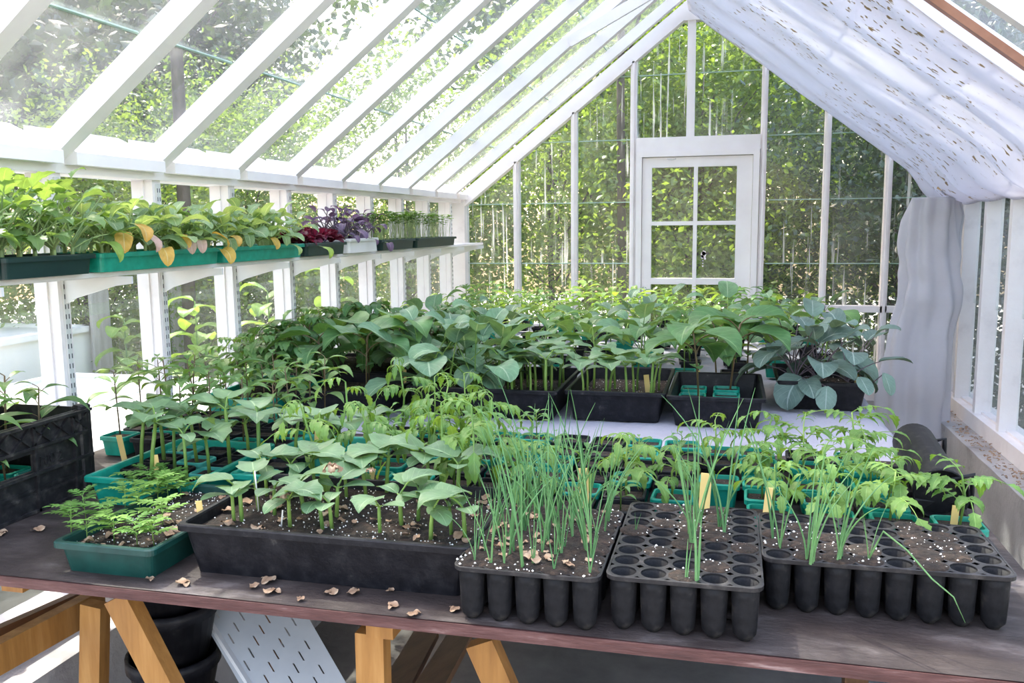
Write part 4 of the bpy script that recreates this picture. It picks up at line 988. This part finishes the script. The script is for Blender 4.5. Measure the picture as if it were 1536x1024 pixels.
# middle block
pk = []; seeds = []
for j, y in enumerate([1.545, 1.635, 1.73, 1.83, 1.925, 2.03]):
    for i in range(9):
        x = -.80+i*.088
        if y < 1.62 and x < C1x+.24 and x > C1x-.03 and y < C1y+7*P5+.05: continue
        if x > -.10 and y < 1.6: continue
        k = r.choice('kktkt')
        pk.append(pot(k, x+r.uniform(-.003,.003), y+r.uniform(-.004,.004), ZB+.006, r.uniform(-.04,.04))); seeds.append((x, y, i, j))
label_pots(pk, 'in the middle pot block', 6, 'square pots of the middle block')
carrier(-.445, 1.80, .80, .60, 'wide flat black carrier tray under the middle pot block')
a_, b_, c_ = [], [], []
for x, y, i, j in seeds:
    if x < -.42:
        if r.random() < (.5, .45, .38, .25, .15, .08)[j]: a_.append(plant('tom_tall', (x, y, ZP), None, r.uniform(.8,1.1)))
        elif r.random() < .6: c_.append(plant('aster', (x, y, ZP), None, r.uniform(.9,1.2)))
    else:
        if r.random() < (.6, .6, .5, .5, .3, .2)[j]: b_.append(plant(r.choice(['aster','aster','tom']), (x, y, ZP), None, r.uniform(.75,1.05)))
label_rows(a_, 'bright tall tomato seedling', 'behind the long black tray', 4, 'seedling', 'tomato seedlings behind the long black tray')
label_rows(b_, 'small leafy seedling', 'behind the leeks', 4, 'seedling', 'small seedlings behind the leeks')
label_rows(c_, 'low aster-like seedling', 'behind the long black tray', 3, 'seedling', 'low seedlings behind the long black tray')
# left block: turquoise trays of squash-like seedlings and peppers
TQ = []
for i, (px, py, w_, d_, m_, lab) in enumerate(((0,0,.20,.34,'turq','turquoise tray with an empty front corner, right beside the black crate'),)):
    x0 = at(122, 716, 'z', ZB+.06).x; y0 = at(122, 716, 'z', ZB+.06).y
    tq = tray('turquoise_tray', x0+.13, y0+.17, .26, .34, .062, M['turq'], lab, soil=0, taper=.018, seed=8); TQX, TQY = x0+.13, y0+.17
TQ2 = tray('turquoise_tray', TQX+.275, TQY+.10, .24, .36, .060, M['turq'], 'turquoise tray of cucumber seedlings behind the long black tray, left', soil=0, taper=.016, seed=9)
pk = []
for tx, ty, w_, d_, skip in ((TQX, TQY, .26, .34, {(0,0)}), (TQX+.275, TQY+.10, .24, .36, set())):
    for j in range(4):
        for i in range(2 if w_ < .25 else 3):
            if (i, j) in skip: continue
            nn = 2 if w_ < .25 else 3
            pk.append(pot('k' if (i+j) % 3 else 'l', tx-w_/2+.045+i*(w_-.09)/(nn-1), ty-d_/2+.05+j*.080, ZB+.006, 0, .86))
label_pots(pk, 'in the left turquoise trays', 4, 'square pots in the left turquoise trays')
sq = []
for o in pk:
    if rnd.random() < .72: sq.append(plant('bean' if rnd.random() < .5 else 'cuc2', (o.location.x, o.location.y, ZB+.052), None, rnd.uniform(.9,1.2)))
label_rows(sq, 'broad-leaved cucumber seedling', 'in the left turquoise trays', 4, 'seedling', 'cucumber seedlings in the left turquoise trays')
# peppers: a black tray behind, and the crate
pp = []; pk = []
for j in range(4):
    for i in range(6):
        x, y = -1.50+i*.088, 1.86+j*.088
        pk.append(pot('k' if (i*3+j) % 4 else 't', x, y, ZB+.004, 0, .95))
        if (i+j) % 2 == 0 or rnd.random() < .6: pp.append(plant('pepper', (x, y, ZB+.050), None, rnd.uniform(.95,1.25)))
label_pots(pk, 'in the pepper block by the left wall', 4, 'square pots of the pepper block')
label_rows(pp, 'thin-stemmed pepper seedling', 'by the left wall', 4, 'seedling', 'pepper seedlings by the left wall')
# ------------------------------------------------------------------ black crate at left
CX1 = -1.36; CY0, CY1 = 1.10, 1.585; CZ1 = at(137, 608, 'x', CX1).z
cr = empty('plastic_crate', (CX1-.11, 1.35, ZB)); tag(cr, 'black ribbed plastic crate at the left edge of the bench', 'crate')
H_ = CZ1-ZB; x0, x1 = CX1-.215, CX1; c = MB()
zh0, zh1 = ZB+H_*.47, ZB+H_*.66          # hand hole
def wall_x(mb, x, th):
    mb.box(x-th, x, CY0, CY1, ZB, zh0); mb.box(x-th, x, CY0, CY0+.05, zh0, zh1); mb.box(x-th, x, CY1-.16, CY1, zh0, zh1); mb.box(x-th, x, CY0, CY1, zh1, CZ1)
wall_x(c, x1, .005); wall_x(c, x0+.005, .005); c.box(x0, x1, CY1-.005, CY1, ZB, CZ1); c.box(x0, x1, CY0, CY0+.005, ZB, CZ1); c.box(x0, x1, CY0, CY1, ZB, ZB+.006)
part('shell', c, M['black_dusty'], cr)
rb = MB()
for z, t in ((CZ1-.004, .012), (zh1+.012, .007), (zh0-.006, .009), (ZB+.004, .006), (ZB+H_*.26, .002), (ZB+H_*.20, .002)): rb.box(x1, x1+t, CY0-.004, CY1+.004, z-.003, z+.003)
for y in (CY1, CY1-.045, CY1-.155): rb.box(x1, x1+.006, y-.003, y+.003, ZB, CZ1)
z0_, z1_ = zh1+.012, CZ1-.006; n_ = 9; dy = (CY1-CY0)/n_
for i in range(n_):
    y = CY0+i*dy
    for a, b in (((y, z0_), (y+dy, z1_)), ((y, z1_), (y+dy, z0_))): rb.beam((x1+.003, a[0], a[1]), (x1+.003, b[0], b[1]), .003, .006, Vector((1,0,0)))
part('ribs', rb, M['black_dusty'], cr)
part('corner_post', MB().bbox(x1-.02, x1+.004, CY1-.025, CY1+.012, ZB, CZ1+.008, .004), M['black_dusty'], cr)
em = MB()
def stroke(pts):
    for a, b in zip(pts, pts[1:]): em.beam((x1+.0012, a[0], a[1]), (x1+.0012, b[0], b[1]), .002, .0025, Vector((1,0,0)))
yb, zb_ = CY1-.14, zh0+.004; hh = .020
def ci(y, z, w, h): return [(y+w*math.cos(2*PI*k/10), z+h*math.sin(2*PI*k/10)) for k in range(11)]
stroke([(yb, zb_), (yb, zb_+hh)]); 
for k in (1, 2): stroke(ci(yb-.002+k*.017, zb_+hh/2, .006, hh/2))
stroke([(yb+.046, zb_+hh*.8), (yb+.052, zb_+hh), (yb+.058, zb_+hh*.7), (yb+.046, zb_), (yb+.060, zb_)])
part('embossed_mark', em, M['black_dusty'], cr)
pk = []; pp = []
for j in range(5):
    for i in range(2):
        x, y = CX1-.068-i*.085, CY0+.06+j*.088; pk.append(pot('t' if (i+j) % 2 else 'l', x, y, ZB+.008, 0, .95)); pp.append(plant('pepper', (x, y, ZB+.055), None, rnd.uniform(1.15,1.4)))
label_pots(pk, 'inside the black crate', 5, 'square pots in the crate'); label_rows(pp, 'pepper seedling', 'growing in the black crate', 5, 'seedling', 'pepper seedlings in the crate')

# ------------------------------------------------------------------ deep black trays on the fleece
DT = [(-.95, -.478, 2.445, 2.88, 'deep black tray with kohlrabi and bean plants, behind the tall tomato seedlings'),
      (-.463, -.168, 2.47, 2.93, 'deep black tray of cucumber plants, between the kohlrabi tray and squash tray'),
      (-.163, .108, 2.445, 2.87, 'deep black tray with a few turquoise pots and big squash leaves'),
      (.150, .420, 2.745, 3.10, 'deep black tray of blue-green kohlrabi at the right end')]
for k, (xa, xb, ya, yb, lab) in enumerate(DT):
    tray('deep_black_tray', (xa+xb)/2, (ya+yb)/2, xb-xa, yb-ya, .090, M['black'], lab, soil=(.55 if k != 2 else 0), specksn=120 if k < 2 else 40, littern=8, taper=.022, seed=20+k, group='deep black trays on the fleece bench')
m0 = tray('deep_black_tray', -1.17, 2.56, .36, .34, .075, M['black'], 'black tray under squash plants left of the kohlrabi tray', soil=.6, taper=.018, seed=33, group='deep black trays on the fleece bench')
ZD = ZB+.050
def many(key, pts, z=ZD, s=(.9, 1.1)): return [plant(key, (x, y, z), None, rnd.uniform(*s)) for x, y in pts]
def gridpts(x0, x1, y0, y1, nx, ny, j=.012): return [(x0+(x1-x0)*(i+.5)/nx+rnd.uniform(-j,j), y0+(y1-y0)*(q+.5)/ny+rnd.uniform(-j,j)) for q in range(ny) for i in range(nx)]
ko = many('kohl', gridpts(-.95, -.70, 2.46, 2.86, 3, 3), s=(.9,1.12)); label_rows(ko, 'kohlrabi plant with rounded leaves', 'in the left deep tray', 3, 'plant', 'kohlrabi plants in the left deep tray')
be = many('bean', gridpts(-.70, -.50, 2.46, 2.86, 4, 4, .006), s=(1.0,1.25)); label_rows(be, 'young cucumber plant', 'beside the kohlrabi in the deep tray', 4, 'plant', 'young plants right in the left deep tray')
cu_ = many('bean', gridpts(-.45, -.18, 2.49, 2.78, 4, 3, .006), s=(.95,1.15)); label_rows(cu_, 'young cucumber plant', 'in the middle deep black tray', 3, 'plant', 'cucumber plants in the middle deep tray')
pk = [pot('t', x, y, ZB+.006) for x, y in ((-.10,2.53),(.0,2.53),(-.10,2.64),(.0,2.66),(.0,2.77),(-.10,2.76))]; label_pots(pk, 'in the third deep black tray', 2, 'turquoise pots in the third deep tray')
sb = []
for px, py, rz, s in ((1048, 600, .3, 1.0), (1095, 585, 2.2, 1.05), (1075, 575, 4.0, .9), (1120, 570, 5.2, .9)):
    q = at(px, py, 'z', ZB+.05); sb.append(plant('squash_big', (q.x, max(q.y, 2.5), ZB+.05), rz, s))
label_rows(sb, 'large-leaved squash plant', 'in the third deep black tray', 2, 'plant', 'squash plants in the third deep tray')
bk = many('blue', gridpts(.17, .40, 2.79, 3.07, 3, 2)[:5], s=(.95,1.15)); label_rows(bk, 'blue-green kohlrabi', 'in the right-end deep tray', 2, 'plant', 'purple kohlrabi in the right deep tray')
fo, st = MB(), MB(); r = random.Random(3)      # low hanging leaves over the tray front
for px, py, az, b, pt in ((1240, 580, -1.7, .075, -1.05), (1290, 566, -1.1, .065, -.6), (1326, 560, -.8, .068, -1.0)):
    p = at(px, py, 'y', 2.70); base = Vector((p.x-.02, 2.78, ZB+.085)); st.tube([base+Vector((0,.05,.0)), base, p], .0018, 5)
    leaf(fo, p, az, pt, b, b*.8, 'round', .3, .15, .05, .03, r, 0, 6)
e = finish('purple_kohlrabi_plant', fo, st, L['blue'], L['stem_purple']); tag(e, 'outermost kohlrabi whose three leaves droop over the right tray front', 'plant')
# squash and dark tomatoes at the left on the fleece
sq = [plant('squash_big', (x, y, ZB+.05), rz, s) for x, y, rz, s in ((-1.24,2.50,.5,.85),(-1.10,2.50,2.6,.9),(-1.03,2.64,4.2,1.0),(-1.16,2.66,1.2,.95))]
label_rows(sq, 'large-leaved squash plant', 'in the black tray left of the kohlrabi', 2, 'plant', 'squash plants left of the kohlrabi')
tqb = tray('turquoise_tray', -1.45, 2.52, .24, .40, .06, M['turq'], 'turquoise tray at the left end of the fleece bench, under dark tomatoes', soil=.75, taper=.016, seed=41)
td = many('tom_dark', gridpts(-1.56, -1.33, 2.40, 2.72, 2, 3)+gridpts(-1.56, -.98, 2.85, 3.25, 5, 3), z=ZB+.05, s=(.8,1.08)); label_rows(td, 'dark tomato plant', 'left on the fleece bench', 5, 'plant', 'dark tomato plants on the fleece bench')
tray('black_seed_tray', -1.27, 3.05, .62, .42, .06, M['black'], 'black tray under the dark tomato plants near the left wall', soil=.8, seed=43)
tray('black_seed_tray', -.90, 3.12, .30, .30, .05, M['black'], 'black tray of low parsley between tomatoes and kohlrabi', soil=.8, seed=44)
pa = many('parsley', gridpts(-1.03, -.78, 3.0, 3.24, 4, 3), z=ZB+.042, s=(.9,1.2)); label_rows(pa, 'low fine-leaved parsley clump', 'in a black tray', 3, 'plant', 'parsley clumps on the fleece bench')
# back rows: trays of turquoise pots with leafy plants
pk = []; gp = {}
names = {'young': ('young light green cabbage plant', 'toward the gable'), 'dock': ('bright leafy seedling', 'on the far fleece bench'), 'dock2': ('mid-green leafy seedling', 'on the far fleece bench'), 'kohl': ('kohlrabi plant', 'on the far half of the bench'), 'squash': ('broad-leaved squash plant', 'on the far half of the bench'), 'tom': ('light tomato seedling', 'on the far half of the bench')}
yrow = [3.10, 3.32, 3.56, 3.80, 4.05, 4.30, 4.55, 4.80]
for j, y in enumerate(yrow):
    n = 11; x0 = -.70 if y < 3.4 else -1.50; x1 = .42 if y > 3.2 else .10
    n = int((x1-x0)/.155)
    for i in range(n):
        x = x0+(x1-x0)*(i+.5)/n+rnd.uniform(-.02,.02)
        pk.append(pot('k' if (i+j) % 3 else 't', x, y, ZB+.006))
        if y < 3.6: key = rnd.choice(['squash','kohl','dock2','squash'] if x < .0 else ['squash','dock2','dock'])
        elif y < 4.2: key = rnd.choice(['dock2','dock','squash','tom','kohl'])
        else: key = rnd.choice(['young','young','dock','dock2']) if x > -.7 else rnd.choice(['dock','dock2','tom'])
        gp.setdefault(key, []).append(plant(key, (x, y+rnd.uniform(-.02,.02), ZB+.052), None, rnd.uniform(.85, 1.12)*(1.05 if y > 4.2 else .95)))
label_pots(pk, 'on the far fleece bench', len(yrow), 'square pots on the far fleece bench')
for key, ob in gp.items(): label_rows(ob, *names[key], 5, 'plant', names[key][0]+'s on the far bench')

# ------------------------------------------------------------------ plant labels of yellow wood
LBM = MB().bbox(-.0075, .0075, -.0008, .0008, -.03, .045, .0005).mesh('plant_label', M['label'])
def lab(px, py, y_or, hpx, text, lean=.0, rz=0, zz=None):
    z = zz if zz is not None else ZC; p = at(px, py, 'z', z); d_ = (p-EYE).length; s = hpx/(F/d_)/.045
    o = bpy.data.objects.new('plant_label', LBM); COL.objects.link(o); o.location = p; o.rotation_euler = (rnd.uniform(-.12,.05), lean, rz+.0); o.scale = (max(.8, min(1.25, s*.9)), 1, s)
    tag(o, text, 'plant label', 'yellow wooden plant labels')
for a in ((1056,763,0,52,'yellow wooden label standing at the back of the middle cell tray',.05,0), (1150,766,0,34,'wide yellow label between the middle and right cell trays',.1,.1), (876,752,0,50,'yellow label among the leeks at the back of the left cell tray',-.03,.2),
          (1431,784,0,24,'yellow label in the rightmost tomato pot',.05,0,ZP), (185,682,0,28,'yellow label beside the crate in the left pots',-.15,.1,ZP), (237,716,0,32,'yellow label at the turquoise tray above the marigolds',-.1,0,ZP),
          (302,778,0,26,'yellow label in the left corner of the long black tray',-.1,.1,ZL), (362,702,0,10,'small yellow label tip behind the cucumber seedlings on the left',0,0,ZP), (475,660,0,18,'short yellow label among the tall tomato seedlings',0,0,ZP),
          (558,712,0,10,'yellow label stub at the back of the long black tray, centre',.2,0,ZL), (972,588,0,26,'yellow label in the middle deep tray right of its cucumbers',-.12,0,ZD), (1047,572,0,16,'yellow label in a pot of the squash tray',0,0,ZP),
          (1285,570,0,14,'yellow label at the front of the right-end kohlrabi tray',.1,0,ZB+.07), (607,568,0,14,'yellow label among the kohlrabi stems',0,0,ZB+.07)):
    lab(*a)
for px, y0_, y1_, t in ((390, 776, 705, 'thin white stick'), (485, 800, 760, 'thin white stick')):
    pass
sk = MB(); a = at(388, 767, 'z', ZL); b = at(382, 706, 'y', a.y); sk.tube([a, b], .0014, 6); tag(sk.build('marker_stick', M['perlite']), 'thin white marker stick in the left half of the long tray', 'stick', 'white marker sticks')
sk = MB(); a = at(422, 790, 'z', ZL); b = at(424, 765, 'y', a.y); sk.tube([a, b], .0014, 6); tag(sk.build('marker_stick', M['perlite']), 'short white marker stick near the front of the long tray', 'stick', 'white marker sticks')

# ------------------------------------------------------------------ dead leaves lying on the bench
r = random.Random(12)
for i, (px, py, s) in enumerate(((12,798,.020),(60,797,.018),(285,872,.020),(232,868,.012),(392,876,.022),(408,884,.020),(500,893,.016),(520,890,.018),(598,910,.015),(612,920,.017),(675,918,.014),(446,902,.011),(375,883,.014),(590,888,.010))):
    fo = MB(); leaf(fo, (0,0,.002), 0, .08, s*1.2, s*1.0, 'round', -.15, .2, 0, .10, r); leaf(fo, (s*.4,s*.2,.003), 1.2, .15, s*.8, s*.6, 'oval', .5, .25, 0, .1, r)
    o = fo.build('dead_leaf', M['litter'], None, at(px, py, 'z', ZB+.001), r.random()*6)
    where = ('at the far left beside the crate', 'second from left beside the crate', 'below the right corner of the marigold tray', 'under the marigold tray front edge', 'large, below the long tray, left cluster', 'right of the left cluster below the long tray', 'left of the pair below the long tray middle', 'right of the pair below the long tray middle',
             'left, below the right end of the long tray', 'long flat, near the board edge right of centre', 'just left of the left cell tray', 'lone small, on the board front edge', 'leftmost of the cluster below the long tray', 'small and greenish below the long tray')[i]
    tag(o, 'dry curled leaf '+where, 'dead leaf', 'dry leaves on the bench')
for i, (px, py, s) in enumerate(((498,700,.026),(424,742,.018),(556,704,.012))):
    fo = MB(); 
    for q in range(4): leaf(fo, (0,0,0), q*1.7, .5, s*.7, s*.6, 'ruffle', 2.2, .6, 0, .2, r)
    p = at(px, py, 'y', 1.30); o = fo.build('dead_leaf', M['litter'], None, p); tag(o, ('big crumpled brown leaf caught on the cucumber leaves', 'crumpled pale leaf caught on a seedling stem, left', 'small crumpled leaf scrap on the cucumbers')[i], 'dead leaf', 'dry leaves caught on the cucumbers')

# ------------------------------------------------------------------ black drum with handles at the bench end
dr_ = empty('black_drum', (BX1+.09, 2.0, ZB)); tag(dr_, 'dark plastic drum with bent handles lying along the right bench end', 'drum')
a1 = at(1412, 742, 'z', ZB+.05); a2 = Vector((a1.x+.03, a1.y+.42, a1.z)); d = (a2-a1).normalized(); sx = d.cross(Vector((0,0,1))).normalized(); uz = sx.cross(d)
dm = MB(); n = 26
def rg(p, rr): return [p+(sx*math.cos(2*PI*k/n)+uz*math.sin(2*PI*k/n))*rr for k in range(n)]
RR = .047; R_ = [rg(a1, RR), rg(a1-d*.004, RR+.003), rg(a1+d*.02, RR+.003), rg(a1+d*.022, RR), rg(a2, RR*1.0)]; vs = sum(R_, [])
dm.add(vs, [(q*n+k, q*n+(k+1) % n, (q+1)*n+(k+1) % n, (q+1)*n+k) for q in range(4) for k in range(n)], True)
dm.add(rg(a2, RR), [tuple(range(n))]); dm.add(rg(a1+d*.03, RR-.001), [tuple(range(n))])
part('drum_body', dm, M['cell_black'], dr_)
for (p0, p1, p2, yy) in (((1412, 722), (1460, 712), (1456, 762), a1.y), ((1398, 662), (1417, 658), (1416, 690), a2.y-.02)):
    h = MB(); h.tube([at(*p0, 'y', yy), at(*p1, 'y', yy), at(*p2, 'y', yy)], .0055, 8); part('handle', h, M['black'], dr_)
sp_ = at(1515, 855, 'z', ZB-.12); s_ = MB(); s_.lathe([(0,0),(.10,0),(.12,.70),(.125,.70),(.125,.72),(.115,.72),(.10,.02),(0,.01)], n=32); o = s_.build('green_barrel', M['shelf_green'], None, (BX1+.16, 1.42, 0)); 
tag(o, 'dark green barrel standing beyond the right bench end', 'barrel')
# debris on the concrete ledge
db = litter(.09, 2.2, 0, 260, random.Random(8), .010); o = db.build('ledge_debris', M['litter'], None, (XR-.065, 4.0, ZW-.022)); tag(o, 'brown plant debris scattered on the right concrete ledge', 'debris', None, 'stuff')

# ------------------------------------------------------------------ trays and plants on the wall shelf
XS = -1.49
def y_at(px, x=SF): return at(px, 380, 'x', x).y
ST = [(-90, 2, 'shelf_green', 'blackish green shelf tray cut off by the left picture edge', 'celery'), (4, 150, 'shelf_green', 'blackish green shelf tray, nearest full one on the left', 'celery'), (153, 338, 'turq', 'bright turquoise shelf tray with yellowing cabbage leaves', 'shelf'), (340, 461, 'turq', 'bright turquoise shelf tray nearer the red lettuce', 'shelf'),
      (463, 524, 'shelf_green', 'blackish green shelf tray of red lettuce', 'lettuce'), (576, 626, 'shelf_green', 'blackish green shelf tray of sprouts beside the white pot', 'sprout'), (628, 687, 'shelf_green', 'last blackish green shelf tray of sprouts before the corner', 'sprout')]
for px0, px1, mt, lab_, key in ST:
    ya, yb = y_at(px0)+.003, y_at(px1)-.003; h = .045
    tray('shelf_tray', XS, (ya+yb)/2, .175, yb-ya, h, M[mt], lab_, 'tray', soil=.8, z=SZ, taper=.012, group='seedling trays on the wall shelf')
    n = {'celery': 5, 'shelf': 5, 'lettuce': 4, 'sprout': 5}[key]; nx = {'celery': 3, 'shelf': 3, 'lettuce': 2, 'sprout': 4}[key]
    if px0 < 0: n = 4
    if px1-px0 > 150: n = 6
    pts = gridpts(XS-.075, XS+.075, ya+.01, yb-.01, nx, n, .006)
    ob = [plant(key, (x, y, SZ+.034), None, rnd.uniform(.85,1.12)) for x, y in pts]
    kn = {'celery': 'pale celery-like seedling', 'shelf': 'pale cabbage seedling', 'lettuce': 'frilly red lettuce', 'sprout': 'fine pale sprout clump'}[key]
    wh = {4: 'in the nearest dark shelf tray', 153: 'in the first turquoise shelf tray', 340: 'in the second turquoise shelf tray', 463: 'on the wall shelf', 576: 'in the tray beside the white pot', 628: 'in the last shelf tray', -90: 'in the cut-off shelf tray'}[px0]
    # rows here run along the shelf: far ones are the back rows
    label_rows(ob, kn, wh, min(n, 6), 'seedling', kn+'s '+wh)
# white shelf pot with purple cabbages
ya, yb = y_at(528)+.004, y_at(573)-.004
tray('white_shelf_pot', XS, (ya+yb)/2, .165, yb-ya, .055, M['white_out'], 'white stained container of purple cabbages on the shelf', 'pot', soil=.85, z=SZ, taper=.006)
ob = [plant('purple', (x, y, SZ+.045), None, rnd.uniform(.9,1.15)) for x, y in gridpts(XS-.07, XS+.07, ya, yb, 3, 3, .006)]
label_rows(ob, 'purple cabbage seedling', 'in the white shelf container', 3, 'seedling', 'purple cabbages on the shelf')
# yellowing leaves hanging over the tray fronts
r = random.Random(6)
HL = [(150,372,.075,'l'),(185,358,.075,'y'),(215,360,.065,'p'),(243,380,.07,'y'),(284,372,.05,'p'),(300,368,.05,'p'),(332,382,.07,'y'),(318,358,.07,'y'),(345,362,.05,'y'),(372,360,.055,'g'),(405,365,.05,'y'),(440,375,.05,'g'),(425,362,.05,'g'),(484,378,.06,'l'),(266,362,.05,'y'),(205,345,.07,'y'),(560,366,.04,'u'),(582,372,.055,'u'),(530,362,.045,'u')]
mats = {'y': L['yellow'], 'p': leaf_mat('pinkish_leaf', (.60,.42,.36), (.70,.55,.48), .35, tcol=(1.2,1,.8)), 'g': L['shelf'], 'l': L['bright'], 'u': L['purple']}
nm = {'y': 'yellowing', 'p': 'pinkish fading', 'g': 'pale green', 'l': 'lime green', 'u': 'purple'}
seen = {}
for px, py, s, k in sorted(HL):
    p = at(px, py-8, 'x', SF+.012); fo = MB(); st = MB()
    leaf(fo, (0,0,0), r.uniform(-.9,.4), r.uniform(-.2,.1), s, s*.55, 'oval', 1.5, .25, 0, .06, r, r.uniform(-.3,.3), 6); st.tube([(0,0,0), (-.02,.004,.004), (-.05,.01,-.012)], .0012, 5)
    e = finish('drooping_leaf', fo, st, mats[k], L['stem_pale']); e.location = p; seen.setdefault(k, []).append(e)
for k, es in seen.items():
    for i, e in enumerate(es): tag(e, '%s leaf drooping over a shelf tray edge, %s of its colour' % (nm[k], from_left(i, len(es)) if len(es) > 1 else 'only one'), 'leaf', 'drooping leaves on the shelf')

# ------------------------------------------------------------------ light
w = bpy.data.worlds.new('sky'); sc.world = w; w.use_nodes = True; t = w.node_tree; t.nodes.clear()
sky = t.nodes.new('ShaderNodeTexSky'); sky.sky_type = 'NISHITA'; sky.sun_disc = False; sky.sun_elevation = math.radians(52); sky.air_density = 1.3; sky.dust_density = 2.5; sky.ozone_density = 1.0
bg = t.nodes.new('ShaderNodeBackground'); bg.inputs['Strength'].default_value = SKY; out = t.nodes.new('ShaderNodeOutputWorld')
SV = Vector((-.50, .34, .90)).normalized()
sky.sun_rotation = math.atan2(SV.x, SV.y)
wb = t.nodes.new('ShaderNodeMixRGB'); wb.blend_type = 'MULTIPLY'; wb.inputs[0].default_value = 1; wb.inputs[2].default_value = (1.13, .97, .93, 1); t.links.new(sky.outputs[0], wb.inputs[1]); t.links.new(wb.outputs[0], bg.inputs['Color']); t.links.new(bg.outputs[0], out.inputs['Surface'])
sl = bpy.data.lights.new('sun', 'SUN'); sl.energy = SUN; sl.angle = math.radians(.6); sl.color = (1, .95, .87)
so = bpy.data.objects.new('sun', sl); COL.objects.link(so); so.rotation_euler = SV.to_track_quat('Z', 'Y').to_euler(); so.location = (-4, 3, 8)
sc.view_settings.view_transform = 'Standard'; sc.view_settings.look = 'None'; sc.view_settings.gamma = 1; sc.view_settings.use_curve_mapping = False
sc.view_settings.exposure = EXPO
cy = sc.cycles; cy.max_bounces = 10; cy.diffuse_bounces = 4; cy.glossy_bounces = 3; cy.transmission_bounces = 4; cy.transparent_max_bounces = 24; cy.sample_clamp_indirect = 6; cy.caustics_reflective = False; cy.caustics_refractive = False
